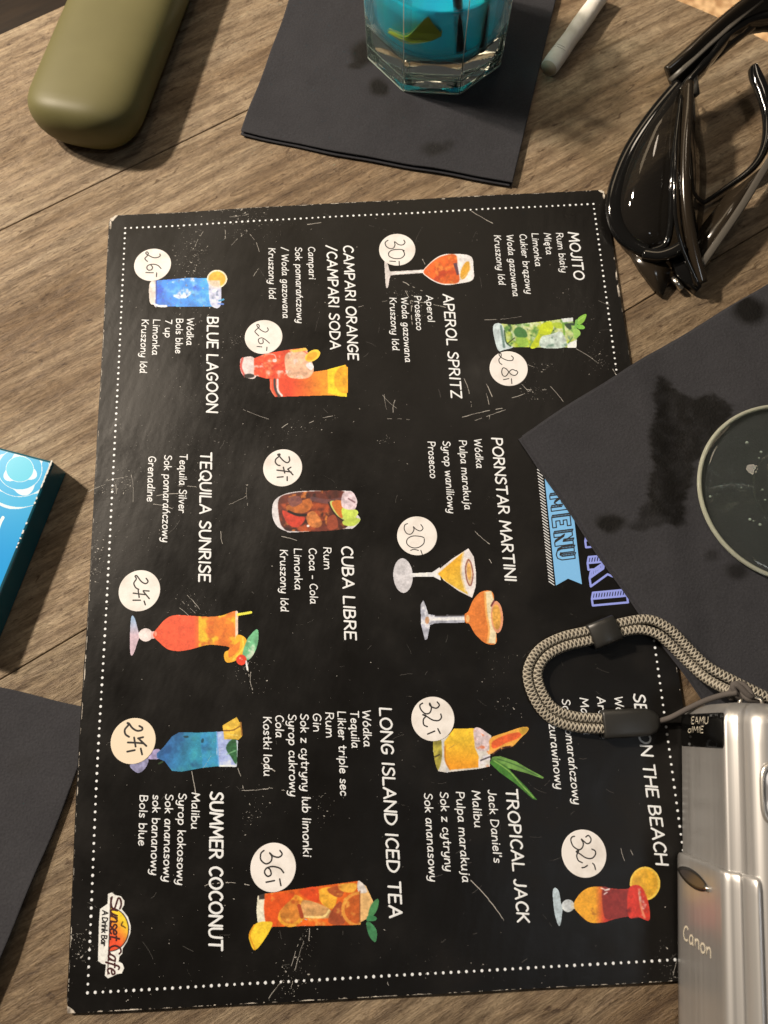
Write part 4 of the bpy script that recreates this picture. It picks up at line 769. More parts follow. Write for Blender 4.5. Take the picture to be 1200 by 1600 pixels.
# ------------------------------------------------------------------ napkins
def to_px(x, y, z):
    dx, dy, dz = x - CAMC[0], y - CAMC[1], z - CAMC[2]
    q_ = [CAMR[0][j] * dx + CAMR[1][j] * dy + CAMR[2][j] * dz for j in range(3)]
    return 600 + 1200 * q_[0] / -q_[2], 800 - 1200 * q_[1] / -q_[2]
m_nap = mat('black_paper_napkin', rough=0.95, spec=0.25); t = NT(m_nap)
v = t.coord(); f1 = t.noise(v, 1500, 2, 0.5); f2 = t.noise(v, 60, 4, 0.6)
st_ = attr_node(t, 'wet'); sp = t.n('ShaderNodeSeparateColor'); t.l(st_, sp.inputs[0])
dry = t.mix(f2, (0.027, 0.0275, 0.033), (0.041, 0.042, 0.049)); dry = t.mix(0.5, dry, t.ramp(f1, [(0.3, 0.7), (0.7, 1.25)]), 'MULTIPLY')
t.l(t.mix(sp.outputs[0], dry, (0.0045, 0.0042, 0.0042)), t.b.inputs['Base Color'])
t.l(t.ramp(sp.outputs[0], [(0.0, 0.95), (1.0, 0.55)]), t.b.inputs['Roughness'])
vo = t.n('ShaderNodeTexVoronoi'); t.l(v, vo.inputs['Vector']); vo.inputs['Scale'].default_value = 900
nb = t.bump(f1, 0.35, 0.0003); t.bump(vo.outputs['Distance'], 0.25, 0.0003, nb)
def napkin(name, label, A, ux, uy, sx, sy, zf, layers, seed, stains=(), th=.62, curl=None):
    """A = corner (mm), ux/uy = edge directions; the corner at A keeps the folded edges"""
    ux, uy = Vector(ux).normalized(), Vector(uy).normalized(); r = random.Random(seed)
    mb = MB(); wet = []
    for k in range(layers):
        N = 96 if k == layers - 1 else 40
        o = [r.uniform(-1.0, .9) * (k < layers - 1) for _ in range(4)]; z0 = k * th
        e = [0, .0012, .004, .01] + [.01 + .98 * i / (N - 8) for i in range(1, N - 8)] + [.99, .996, .9988, 1]
        n = len(e); X, Y = np.meshgrid(np.array(e), np.array(e))
        bow = .7 * np.sin(X * 5 + seed) + .18 * np.sin(X * 23 + seed); bow2 = .7 * np.sin(Y * 4 + seed * 2) + .18 * np.sin(Y * 19 + seed)
        px_ = A[0] + ux.x * (o[0] + X * (sx + o[1] - o[0]) + bow2 * (1 - X)) + uy.x * (o[2] + Y * (sy + o[3] - o[2]) + bow * (1 - Y))
        py_ = A[1] + ux.y * (o[0] + X * (sx + o[1] - o[0]) + bow2 * (1 - X)) + uy.y * (o[2] + Y * (sy + o[3] - o[2]) + bow * (1 - Y))
        base = np.array([[zf(px_[i, j], py_[i, j]) for j in range(n)] for i in range(n)])
        d = np.minimum(np.minimum(X * sx, (1 - X) * sx), np.minimum(Y * sy, (1 - Y) * sy))
        rd = th * .5 * (1 - np.sqrt(np.clip(1 - np.clip(1 - d / .5, 0, 1) ** 2, 0, 1)))
        wob = (vnoise(px_ + 500, py_ + 500, 34, seed, 3) - .4) * 1.5 + (vnoise(px_ + 500, py_ + 500, 9, seed + 1, 2) - .5) * .22
        cz = curl(X, Y) if curl else 0
        zt = base + z0 + th - rd + wob * (k + 1) / layers + cz; zb = base + z0 + rd + wob * k / layers + .01 + cz
        idx = lambda i, j: i * n + j; fs = []
        for i in range(n - 1):
            for j in range(n - 1): fs.append((idx(i, j), idx(i, j + 1), idx(i + 1, j + 1), idx(i + 1, j)))
        n0 = len(mb.v); mb.add(np.stack([px_, py_, zt], 2).reshape(-1, 3).tolist(), fs)
        ed = [idx(0, j) for j in range(n)] + [idx(i, n - 1) for i in range(1, n)] + [idx(n - 1, j) for j in range(n - 2, -1, -1)] + [idx(i, 0) for i in range(n - 2, 0, -1)]
        bot = [(float(px_[a // n, a % n]), float(py_[a // n, a % n]), float(zb[a // n, a % n])) for a in ed]
        tp = [mb.v[n0 + a] for a in ed]; m_ = len(ed)
        mb.add(tp + bot, [(i, m_ + i, m_ + (i + 1) % m_, (i + 1) % m_) for i in range(m_)])
        W = np.zeros_like(px_)
        if k == layers - 1 and stains:
            qx, qy = to_px(px_, py_, zt); wx = (vnoise(qx + 999, qy + 999, 26, seed + 5, 3) - .5) * 34; wy = (vnoise(qx + 999, qy + 999, 26, seed + 9, 3) - .5) * 34
            for kind, arg, s_ in stains:
                if kind == 'p':
                    acc = np.zeros_like(W)
                    for ox, oy in ((0, 0), (2.5, 0), (-2.5, 0), (0, 2.5), (0, -2.5)): acc += inpoly(qx + wx * .6 + ox, qy + wy * .6 + oy, arg)
                    W = np.maximum(W, np.clip(acc / 5 * 1.5, 0, 1) * s_ * (.66 + .6 * vnoise(qx + 99, qy + 99, 12, seed, 3)))
                else:
                    cx, cy, rx, ry, soft = arg; q2 = np.sqrt(((qx + wx * .35 - cx) / rx) ** 2 + ((qy + wy * .35 - cy) / ry) ** 2)
                    W = np.maximum(W, np.clip((1 - q2) / soft, 0, 1) * s_)
        wet += np.clip(W, 0, 1).ravel().tolist() + [0] * (2 * m_)
    o = mb.build(name, m_nap, None, smooth=False); add_attr(o.data, 'wet', np.repeat(np.array(wet)[:, None], 3, 1))
    return tag(o, label, 'napkin')
Q4 = lambda pts, x0, y0, k: [(x0 + a / k, y0 + b / k) for a, b in pts]
a, b = U(377, 205, 2.4), U(800, 288, 2.4); dv = Vector((b.x - a.x, b.y - a.y)); pv = Vector((-dv.y, dv.x))
napkin('napkin', 'folded charcoal paper napkin under the glass of blue drink', (a.x, a.y), dv, pv, dv.length, 112, lambda x, y: 0.05, 4, 3,
       (('e', (567, 83, 24, 28, .4), 1), ('e', (592, 137, 20, 18, .4), 1), ('e', (680, 233, 32, 16, .6), .8), ('e', (556, 102, 18, 10, .4), .9), ('e', (700, 225, 14, 9, .6), .6), ('e', (628, 175, 40, 30, .9), .25), ('e', (760, 190, 30, 50, .9), .2)))
a, b, c = U(812, 686, 3.6), U(1200, 441, 3.6), U(1100, 1086, 3.6)
d1, d2 = Vector((c.x - a.x, c.y - a.y)), Vector((b.x - a.x, b.y - a.y))
def over_menu(x, y):
    d = x - 105.0; k = min(max((d - .5) / 14, 0), 1); k = k * k * (3 - 2 * k)
    return (card_z(min(x, 105), y) + .12) * (1 - k) + .08 * k
napkin('napkin', 'folded black napkin with wet stains under the stemmed glass foot', (a.x, a.y), d1, d2, 126, 126, over_menu, 4, 8,
       (('p', Q4([(670, 530), (690, 465), (730, 480), (760, 520), (830, 545), (920, 530), (990, 580), (1010, 625), (930, 720), (870, 800), (840, 880), (800, 960), (805, 1080), (760, 1085), (700, 1040), (640, 1000), (660, 880), (640, 700), (690, 600)], 780, 420, 2.7586), 1.0),
        ('p', Q4([(640, 1010), (790, 1000), (820, 1100), (720, 1085), (620, 1120), (540, 1110), (600, 1070)], 780, 420, 2.7586), .8),
        ('e', (954, 815, 25, 18, .35), 1.0), ('e', (1172, 485, 34, 28, .4), 1.0), ('e', (1153, 893, 24, 20, .5), .8), ('e', (1110, 868, 16, 12, .5), .6)))
a, b, c = U(152, 1113, 1.3), U(0, 1073, 1.3), U(3.5, 1505, 1.3)
d2, d1 = Vector((b.x - a.x, b.y - a.y)), Vector((c.x - a.x, c.y - a.y))
napkin('napkin', 'plain charcoal napkin at the lower left with one corner under the menu', (a.x, a.y), d2, d1, 118, 118, lambda x, y: .05, 2, 5, (('e', (35, 1195, 34, 26, .9), .25),), th=.55,
       curl=lambda X, Y: 3.6 * np.clip((Y - .16) / .5, 0, 1) ** 1.4 * (1 - np.clip(X / .6, 0, 1)) ** 1.5)

# ------------------------------------------------------------------ olive case
m_olive = mat('olive_soft_plastic', (0.178, 0.160, 0.066), 0.5, spec=0.32); t = NT(m_olive)
f = t.noise(t.coord(), 2200, 2); t.bump(f, 0.06, 0.0002); f = t.noise(t.coord(), 30, 3); t.l(t.ramp(f, [(0.3, (0.118, 0.110, 0.044)), (0.7, (0.140, 0.131, 0.054))]), t.b.inputs['Base Color'])
d = Vector((.272, .962, 0)).normalized(); e = Vector((d.y, -d.x, 0)); case_w, case_h = 50.0, 22.5
mb = MB(); rings = []; ss = [0.0, .25, .8, 1.6, 2.8, 4.4, 6.5, 9, 12, 16, 20, 26] + [30 + 8 * i for i in range(8)] + [118 - q_ for q_ in (20, 16, 12, 9, 6.5, 4.4, 2.8, 1.6, .8, .25, 0)]
for s_ in ss:
    q_ = min(s_, 118 - s_); fw = (1 - max(1 - (q_ + .05) / 20, 0) ** 2.7) ** (1 / 2.4); fh = (1 - max(1 - (q_ + .05) / 9.5, 0) ** 2.4) ** (1 / 2.2)
    c = d * (141.5 + s_) + e * -162.6; ring = []
    for j in range(56):
        a_ = 2 * math.pi * j / 56; ca, sa = math.cos(a_), math.sin(a_)
        ring.append(c + e * (math.copysign(abs(ca) ** (2 / 2.7), ca) * case_w / 2 * fw) + Vector((0, 0, case_h / 2 + math.copysign(abs(sa) ** (2 / 2.3), sa) * case_h / 2 * fh)))
    rings.append(ring)
mb.loft(rings)
tag(mb.build('device_case', m_olive), 'olive green rounded plastic device case at the upper left', 'device case')

# ------------------------------------------------------------------ turquoise pack
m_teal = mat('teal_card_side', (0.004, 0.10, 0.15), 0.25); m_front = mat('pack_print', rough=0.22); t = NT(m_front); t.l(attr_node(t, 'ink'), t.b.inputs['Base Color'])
m_worn = mat('worn_card', (0.6, 0.63, 0.62), 0.7)
pack = thing('cigarette_pack', 'small turquoise cigarette pack with white swirl rings at the left edge', 'cigarette pack')
H = 12.0; c0 = U(84, 721, H); al = Vector((-.309, -.951, 0)); bl = Vector((-.951, .309, 0))
mb = MB()
def pr(s_, w_, z): return c0 + al * s_ + bl * w_ + Vector((0, 0, z - H))
def rect(i, z): 
    pts = []
    for cs, cw, a0 in ((i, i, 180), (72 - i, i, 270), (72 - i, 46 - i, 0), (i, 46 - i, 90)):
        for k in range(4):
            a_ = math.radians(a0 + k * 30); r_ = 1.2; ox = r_ if cs < 36 else -r_; oy = r_ if cw < 23 else -r_
            pts.append(pr(cs + ox + r_ * math.cos(a_), cw + oy + r_ * math.sin(a_), z))
    return pts
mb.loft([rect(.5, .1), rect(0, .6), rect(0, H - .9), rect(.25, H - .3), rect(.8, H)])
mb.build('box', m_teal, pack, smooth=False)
class Flat(Pic):
    def build(s, name, label, z, parent, keep):
        gx, gy = U_np(s.px, s.py, z); k0 = keep(gx, gy); s.a = s.a * k0
        idx = np.arange(s.nx * s.ny).reshape(s.ny, s.nx); k = (s.a[:-1, :-1] + s.a[1:, :-1] + s.a[:-1, 1:] + s.a[1:, 1:]) > 2.4
        q_ = np.stack([idx[:-1, :-1][k], idx[1:, :-1][k], idx[1:, 1:][k], idx[:-1, 1:][k]], 1); used = np.unique(q_); rem = np.full(s.nx * s.ny, -1); rem[used] = np.arange(len(used))
        o = mesh_obj(name, [(a_, b_, z) for a_, b_ in np.stack([gx.ravel(), gy.ravel()], 1)[used].tolist()], rem[q_].tolist(), m_front, parent)
        c = np.clip(s.c, 0, 255).reshape(-1, 3)[used] / 255; wl = np.array([lin(v_) for v_ in WHITE])
        add_attr(o.data, 'ink', np.clip(np.where(c <= .04045, c / 12.92, ((c + .055) / 1.055) ** 2.4) / wl * .78, .003, .88)); return tag(o, label)
p = Flat(0, 680, 7.27, (-900, -700, 1000, 2600), .6)
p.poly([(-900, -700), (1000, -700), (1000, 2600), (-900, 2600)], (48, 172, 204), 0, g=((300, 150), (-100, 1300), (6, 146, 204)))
def swirl(cx, cy, r0, r1, rot, inner=None, n=3):
    pts = []
    for k in range(90):
        a_ = 2 * math.pi * k / 90; r_ = r0 + (r1 - r0) * max(0, math.cos(n * (a_ - rot))) ** 1.3; pts.append((cx + r_ * math.cos(a_), cy + r_ * .93 * math.sin(a_)))
    p.poly(pts, (212, 226, 226), 0); p.ell(cx, cy, r0 - 6, (r0 - 6) * .93, inner or (45, 168, 208))
swirl(225, 385, 470, 500, 1.9); swirl(225, 385, 340, 395, .6, (40, 165, 208)); swirl(225, 385, 255, 330, 1.35, (52, 172, 210)); swirl(225, 385, 160, 212, .45, (84, 192, 212))
swirl(-330, 420, 160, 212, .2, (60, 180, 210))
p.line([(34, 935), (0, 1000), (-30, 1090)], 34, (235, 240, 240)); p.line([(-30, 930), (-90, 1090)], 30, (235, 240, 240)); p.line([(-150, 900), (-60, 930)], 30, (235, 240, 240))
def inside(x, y):
    dx, dy = x - c0.x, y - c0.y; s_ = dx * al.x + dy * al.y; w_ = dx * bl.x + dy * bl.y; return ((s_ > .9) & (s_ < 71.1) & (w_ > .9) & (w_ < 45.1)).astype(float)
p.build('front_print', 'turquoise front with white swirls', H + .03, pack, inside)
mb = MB(); r = random.Random(2)
for k in range(26):
    s_ = abs(r.gauss(0, 3.2)) + .6 if k < 16 else r.uniform(1, 40); pts = []
    for q_ in range(6):
        a_ = q_ * math.pi / 3; pts.append(pr(s_ + r.uniform(.4, 1.2) * (1.2 if k < 16 else .5) * math.cos(a_), .75 + .5 * r.uniform(.4, 1) * math.sin(a_), H + .05 + k * .002))
    mb.add(pts, [tuple(reversed(range(6)))])
mb.build('worn_corner', m_worn, pack, smooth=False)

# ------------------------------------------------------------------ tumbler with blue drink
m_glass = mat('clear_glass', (0.90, 0.985, 0.955), 0.0, Transmission_Weight=1.0, IOR=1.5)
m_foot = mat('clear_foot_glass', (0.95, 0.99, 0.965), 0.0, Transmission_Weight=1.0, IOR=1.47)
def paint_haze(m_, k, col):  # mixes pale diffuse into clear glass, painting in brightness it does not catch
    t = NT(m_); o_ = t.t.nodes['Material Output']; src = o_.inputs['Surface'].links[0].from_socket; df = t.n('ShaderNodeBsdfDiffuse'); df.inputs[0].default_value = (*col, 1); mx = t.n('ShaderNodeMixShader'); mx.inputs[0].default_value = k
    t.l(src, mx.inputs[1]); t.l(df.outputs[0], mx.inputs[2]); t.l(mx.outputs[0], o_.inputs['Surface'])
def thin(m_, k, tint):
    t = NT(m_); o_ = t.t.nodes['Material Output']; tr = t.n('ShaderNodeBsdfTransparent'); tr.inputs[0].default_value = (*tint, 1); mx = t.n('ShaderNodeMixShader'); mx.inputs[0].default_value = k
    t.l(t.b.outputs[0], mx.inputs[1]); t.l(tr.outputs[0], mx.inputs[2]); t.l(mx.outputs[0], o_.inputs['Surface'])
m_wall = mat('glass_wall', (0.95, 0.99, 0.975), 0.0, Transmission_Weight=1.0, IOR=1.35); thin(m_wall, .55, (0.97, 0.99, 0.985)); thin(m_foot, .5, (0.95, 0.98, 0.96)); paint_haze(m_foot, .011, (0.55, 0.62, 0.52)); paint_haze(m_glass, .03, (0.60, 0.86, 0.78)); paint_haze(m_wall, .012, (0.7, 0.85, 0.8))
m_rim = mat('pale_glass_rim', (0.9, 0.95, 0.9), 0.03, Transmission_Weight=1.0, IOR=1.5); paint_haze(m_rim, .34, (0.78, 0.80, 0.66))  # pale diffuse share paints the bright line around the foot
m_thin = mat('thin_glass', (0.97, 0.99, 0.98), 0.0, Transmission_Weight=1.0, IOR=1.1); thin(m_thin, .94, (0.98, 0.99, 0.985))
m_drink = mat('blue_drink', (0.012, 0.60, 0.74), 0.05, Transmission_Weight=0.2, IOR=1.34)
t = NT(m_drink); f = t.noise(t.coord(), 28, 2); t.l(t.ramp(f, [(0.35, (0.012, 0.78, 0.88)), (0.65, (0.018, 0.50, 0.92))]), t.b.inputs['Base Color'])
m_drink.node_tree.nodes['Principled BSDF'].inputs['Subsurface Weight'].default_value = 0.0
thin(m_drink, .2, (0.35, 0.85, 0.92))
GC = (39.1, 231.0); Z0 = 2.75
tum = thing('tumbler', 'faceted clear glass tumbler of bright blue drink on the charcoal napkin', 'glass')
A0 = math.radians(-120.2)
def octo(R_, z, rr=1.6):
    pts = []
    for k in range(8):
        a1 = A0 + k * math.pi / 4; V_ = Vector((R_ * math.cos(a1), R_ * math.sin(a1)))
        tp = Vector((R_ * math.cos(a1 - math.pi / 4), R_ * math.sin(a1 - math.pi / 4))); tn = Vector((R_ * math.cos(a1 + math.pi / 4), R_ * math.sin(a1 + math.pi / 4)))
        p1 = V_ + (tp - V_).normalized() * rr; p2 = V_ + (tn - V_).normalized() * rr
        for q_ in range(5):
            u_ = q_ / 4; w_ = p1 * (1 - u_) ** 2 + V_ * 2 * u_ * (1 - u_) + p2 * u_ * u_; pts.append((GC[0] + w_.x, GC[1] + w_.y, Z0 + z))
    return pts
def circ(R_, z): return [(GC[0] + R_ * math.cos(a), GC[1] + R_ * math.sin(a), Z0 + z) for a in [A0 - math.pi / 4 * .12 + 2 * math.pi * k / 40 for k in range(40)]]
mb = MB()
mb.loft([circ(20, 1.6), circ(26, 1.2), octo(29.8, 0.1), octo(31.4, 0.0), octo(32.2, .7), octo(32.5, 3), octo(32.7, 9), octo(32.85, 17.6), circ(30.6, 17.9), circ(28.4, 17.6), circ(26.8, 14.6), circ(23.5, 12.6), circ(17, 11.8), circ(4, 11.6)], cap=True)
mb.build('glass_body', m_glass, tum, smooth=False)
mb = MB(); mb.loft([circ(30.6, 50.1), circ(31.4, 92), circ(32.4, 93), circ(33.4, 92), circ(32.9, 70), octo(33.3, 60, 3), octo(33.3, 50.1)], cap=False); mb.build('rim', m_thin, tum)
mb = MB(); mb.loft([circ(28.6, 18.3), circ(30.6, 18.1), octo(32.85, 17.9), octo(32.95, 22), octo(33.4, 50), circ(30.0, 50), circ(29.6, 48), circ(28.7, 22)], cap=False, loop=True); mb.build('glass_wall', m_wall, tum, smooth=False)
m_edge = mat('painted_glint_glass', (0.85, 0.95, 0.88), 0.05, Transmission_Weight=1.0, IOR=1.5); paint_haze(m_edge, .30, (0.72, 0.88, 0.78))  # pale diffuse share paints the bright lines along the facet edges
mb = MB()
mb.sweep([Vector(p_) for p_ in octo(32.1, .55)[::1]], .75, .75, n=8, loop=True)
for k in range(8):
    for e_ in (2,):
        lo_p = octo(32.35, 1)[k * 5 + e_]; hi_p = octo(33.3, 48)[k * 5 + e_]; mb.sweep([Vector(lo_p), Vector(hi_p)], .42, .42, up=(0, 1, 0), n=6)
mb.sweep([Vector(p_) for p_ in octo(32.0, 7.6)], .5, .7, n=8, loop=True)
mb.build('facet_edges', m_edge, tum)
mb = MB(); mb.loft([circ(4, 14.5), circ(18, 14.6), circ(23.6, 15.2), circ(26.7, 16.6), circ(27.9, 18.7), circ(28.5, 22), circ(29.0, 33), circ(29.35, 40.2), circ(28.6, 39.6), circ(4, 39.5)]); mb.build('drink', m_drink, tum)
m_lime = mat('lime_peel', (0.24, 0.36, 0.015), 0.35); m_flesh = mat('lime_flesh', (0.30, 0.42, 0.10), 0.4)
lime = thing('lime_wedge', 'green lime wedge sunk in the blue drink', 'lime wedge')
def onwall(px, py, out=.35):
    """point on the inner wall of the tumbler (radius 28.5) in front of the camera"""
    lo, hi = 2.0, 60.0
    for _ in range(40):
        z = (lo + hi) / 2; q_ = U(px, py, z); d_ = math.hypot(q_.x - GC[0], q_.y - GC[1])
        if d_ > 28.4 + out + .9: lo, hi = (lo, z) if q_.y < GC[1] else (z, hi)
        else: lo, hi = (z, hi) if q_.y < GC[1] else (lo, z)
    return q_
tri = [onwall(*q_) for q_ in cr([(668, 26), (676, 36), (690, 53), (684, 59), (668, 65), (645, 67), (632, 63), (620, 58), (606, 50), (618, 54), (634, 58), (650, 44)], 3, True)]
cen = sum(tri, Vector()) / len(tri); inn = Vector((GC[0] - cen.x, GC[1] - cen.y, 0)).normalized()
mb = MB(); mb.loft([[q_ + inn * 9 for q_ in [cen + (v_ - cen) * .3 for v_ in tri]], tri]); mb.build('peel', m_lime, lime, smooth=False)
mb = MB(); mb.loft([[q_ + inn * 9.4 + Vector((0, 0, 1)) for q_ in [cen + (v_ - cen) * .34 for v_ in tri]], [q_ + inn * .8 + Vector((0, 0, .9)) for q_ in tri]]); mb.build('flesh', m_flesh, lime, smooth=False)
m_straw = mat('black_straw', (0.004, 0.010, 0.016), 0.3)
for b0, t0, lab in (((718, 66), (716, 8), 'black straw standing in the blue drink, nearer the lime'), ((751, 66), (757, 8), 'black straw standing in the blue drink, nearer the glass wall')):
    q0, q1 = onwall(*b0, -2.0), onwall(*t0, -2.0); dv_ = (q1 - q0).normalized()
    mb = MB(); mb.sweep([q0 - dv_ * 3, q0 + dv_ * 36], 3.9, 3.9, up=(0, 1, 0)); tag(mb.build('straw', m_straw), lab, 'straw', 'straws in the blue drink')
m_ice = mat('ice', (0.95, 0.98, 1), 0.05, Transmission_Weight=1.0, IOR=1.2)

# ------------------------------------------------------------------ stemmed glass
wine = thing('stemmed_glass', 'clear stemmed glass whose round foot stands on the stained black napkin', 'glass')
WC = (156.2, 10.8); wz = 3.2
mb = MB(); mb.lathe([(0, 2.2), (10, 1.5), (20, .8), (28, .25), (31, .05), (33.6, .1), (34.2, .7), (34.3, 1.3), (33.7, 1.9), (31, 2.3), (24, 3.0), (16, 4.1), (10, 5.8), (6.4, 9), (4.6, 14), (3.9, 24), (3.7, 45), (3.9, 60), (5.2, 68), (0, 69)], WC, 96, wz); mb.build('foot_and_stem', m_foot, wine)
mb = MB(); mb.loft([[(WC[0] + (34.0 + .85 * math.cos(q_)) * math.cos(2 * math.pi * j / 96), WC[1] + (34.0 + .85 * math.cos(q_)) * math.sin(2 * math.pi * j / 96), wz + 1.15 + .85 * math.sin(q_)) for j in range(96)] for q_ in [2 * math.pi * k / 10 for k in range(10)]], loop=True); mb.build('foot_rim', m_rim, wine)
for rr_, hh_ in ((10.5, 5.6), (15.5, 4.2)):
    mb = MB(); mb.loft([[(WC[0] + (rr_ + .35 * math.cos(q_)) * math.cos(2 * math.pi * j / 72), WC[1] + (rr_ + .35 * math.cos(q_)) * math.sin(2 * math.pi * j / 72), wz + hh_ + .3 * math.sin(q_)) for j in range(72)] for q_ in [2 * math.pi * k / 8 for k in range(8)]], loop=True); mb.build('moulded_ring', m_foot, wine)
mb = MB(); mb.lathe([(0, 68.5), (5, 68.6), (14, 72), (26, 81), (34, 94), (37, 110), (36, 130), (32, 152), (31, 152.2), (30.6, 151.6), (34.8, 130), (35.8, 110), (32.8, 95), (25, 82.6), (13, 74), (0, 71.5)], WC, 72, wz); mb.build('bowl', m_foot, wine)

r = random.Random(9)
for k in range(16):
    a_, q_ = r.uniform(1.9, 4.4), r.uniform(12, 32.5); x_, y_ = WC[0] + q_ * math.cos(a_), WC[1] + q_ * math.sin(a_); hz = wz + (4.1 - (q_ - 16) * .12 if q_ > 16 else 4.6) - .35; s_ = r.uniform(.25, .6)
    mb = MB(); mb.lathe([(s_, 0), (s_ * .95, s_ * .35), (s_ * .6, s_ * .7), (0, s_ * .8)], (x_, y_), 14, hz + .25); mb.build('water_drop', m_edge, wine)
# ------------------------------------------------------------------ cigarette
m_cig = mat('cigarette_paper', (0.82, 0.80, 0.73), 0.75); t = NT(m_cig)
f = t.noise(t.coord(0, (1, 1, 1)), 240, 4); t.bump(f, 0.4, 0.0008); t.l(t.ramp(f, [(0.3, (0.80, 0.78, 0.70)), (0.6, (0.88, 0.86, 0.81))]), t.b.inputs['Base Color'])
m_fil = mat('filter_end', (0.66, 0.60, 0.46), 0.9); m_crease = mat('paper_crease', (0.20, 0.18, 0.15), 0.9)
cig = thing('hand_rolled_cigarette', 'short white hand rolled cigarette lying on the bare wood', 'cigarette')
a, b = U(858, 106, 4), U(934, 0, 4); dr = (b - a).normalized(); b = b + dr * 4; pts = [a + (b - a) * k / 14 for k in range(15)]; r = random.Random(3)
mb = MB(); mb.sweep(pts, [7.9 + .25 * math.sin(k * .9) + r.uniform(-.12, .12) - k * .03 for k in range(15)], [7.7 + r.uniform(-.15, .15) for k in range(15)], n=22, power=2.15); mb.build('paper_tube', m_cig, cig)
mb = MB(); mb.sweep([a - dr * .06, a + dr * .1], 7.2, 7.0, n=22); mb.build('filter_end', m_fil, cig)
mb = MB()
for off, q0, q1 in ((8.6, -.4, 2.3), (9.9, .3, 2.0)):
    sd = Vector((-dr.y, dr.x, 0)); ring = [a + dr * (off + .35 * math.sin(3 * q_)) + sd * (4.02 * math.cos(q_)) + Vector((0, 0, 3.94 * math.sin(q_))) for q_ in [q0 + (q1 - q0) * k / 12 for k in range(13)]]
    mb.sweep(ring, .22, .12, up=dr, n=6)
mb.build('crease', m_crease, cig)
# ------------------------------------------------------------------ sunglasses
m_gloss = mat('black_gloss_plastic', (0.006, 0.006, 0.006), 0.07, spec=0.6)
m_brown = mat('smoky_brown_plastic', (0.020, 0.015, 0.010), 0.16, spec=0.6)
m_greyp = mat('grey_plastic', (0.075, 0.068, 0.058), 0.35)  # grey of the hinges and of the strips along the temple tops
m_lens = mat('smoked_lens', (0.010, 0.009, 0.008), 0.03, spec=0.55); m_lens.node_tree.nodes['Principled BSDF'].inputs['Alpha'].default_value = 0.94
m_steel = mat('steel', (0.75, 0.72, 0.66), 0.22, 1.0)
sun = thing('sunglasses', 'glossy black wraparound sunglasses lying open at the upper right', 'sunglasses')
UU = lambda *p: [U(*q_) for q_ in p]
left = cr([(1060, 134, 17), (1026, 176, 15), (990, 230, 12), (968, 282, 9), (960, 322, 7), (966, 354, 5.5), (986, 380, 4.5), (1010, 394, 4.5)], 8)
right = cr([(1068, 146, 19), (1060, 190, 19), (1054, 235, 18), (1050, 280, 16), (1049, 320, 13), (1047, 356, 10), (1038, 384, 7), (1010, 394, 4.5)], 8)
Lp, Rp = UU(*left), UU(*right); nL = len(Lp)
mb = MB(); mb.sweep(Lp, [5.6 + 1.9 * math.sin(math.pi * k / nL) for k in range(nL)], [5.4] * nL, n=14, power=2.6)
mb.build('front_rim', m_gloss, sun)
mb = MB(); mb.sweep(Rp, [2.2 + 1.2 * k / nL for k in range(nL)], [3.0] * nL, n=12); mb.build('inner_rim', m_gloss, sun)
mb = MB(); g = []
for A_, B_ in zip(Lp, Rp):
    g.append([A_ + (B_ - A_) * (k / 12) + Vector((-.25, .2, .55)).normalized() * (5.2 * math.sin(math.pi * k / 12) * min(1, (B_ - A_).length / 14)) for k in range(13)])
mb.loft(g, closed=False, cap=False); mb.build('lens', m_lens, sun)
# the other half of the front, seen on its edge
ed = UU(*cr([(1072, 140, 20), (1070, 190, 20), (1067, 240, 18.5), (1067, 300, 16), (1072, 350, 13), (1082, 400, 9), (1094, 444, 5)], 6)); n_ = len(ed)
mb = MB(); mb.sweep(ed, [4.6] * n_, [10 - 3 * k / n_ for k in range(n_)], n=14, power=3); mb.build('front_rim', m_brown, sun)
hi_ = UU(*cr([(1064, 150, 23.5), (1057, 210, 23), (1054, 262, 21.5), (1054, 310, 19), (1057, 350, 16), (1068, 392, 12), (1092, 446, 7)], 6))
mb = MB(); mb.sweep(hi_, 1.5, 1.5, n=10); mb.build('rim_edge', m_gloss, sun)
lo_ = UU(*cr([(1088, 152, 3), (1098, 210, 2), (1104, 270, 1.5), (1100, 330, 1.5), (1092, 380, 1.5), (1088, 420, 2)], 6))
k_ = min(len(lo_), len(ed)); mb = MB(); mb.loft([[ed[i] + (lo_[i] - ed[i]) * (j / 8) + Vector((1.4 * math.sin(math.pi * j / 8), 0, 0)) for j in range(9)] for i in range(k_)], closed=False, cap=False); mb.build('lens', m_lens, sun)
def slab(mb, top, th):
    n_ = len(top); vs = list(top) + [p_ - Vector((0, 0, th)) for p_ in top]; c = sum(top, Vector()) / n_
    mb.add(vs + [c + Vector((0, 0, .5))], [(i, (i + 1) % n_, 2 * n_) for i in range(n_)] + [tuple(reversed(range(n_, 2 * n_)))] + [(i, n_ + i, n_ + (i + 1) % n_, (i + 1) % n_) for i in range(n_)])
mb = MB(); slab(mb, UU((972, 372, 4.5), (990, 392, 4.5), (1014, 403, 5.5), (1036, 404, 6), (1048, 420, 5.5), (1046, 436, 4), (1036, 462, 2.2), (1024, 452, 2.5), (1000, 420, 3.5)), 1.9); mb.build('nose_pad', m_brown, sun)
mb = MB(); slab(mb, UU((1046, 396, 8), (1066, 388, 9.5), (1080, 402, 9), (1096, 434, 6), (1096, 448, 4.5), (1088, 455, 3.5), (1074, 444, 3.5), (1058, 428, 5)), 2.4); mb.build('nose_pad', m_gloss, sun)
mb = MB(); mb.sweep(UU(*cr([(1006, 397, 5.5), (1030, 400, 7.5), (1052, 394, 9.5), (1068, 384, 11)], 6)), 5, 5, n=14, power=2.6); mb.build('bridge', m_gloss, sun)
mb = MB(); mb.sweep(UU((1050, 434, 3), (1066, 452, 2.5)), 2.6, 2.6, n=12); mb.build('screw', m_steel, sun)
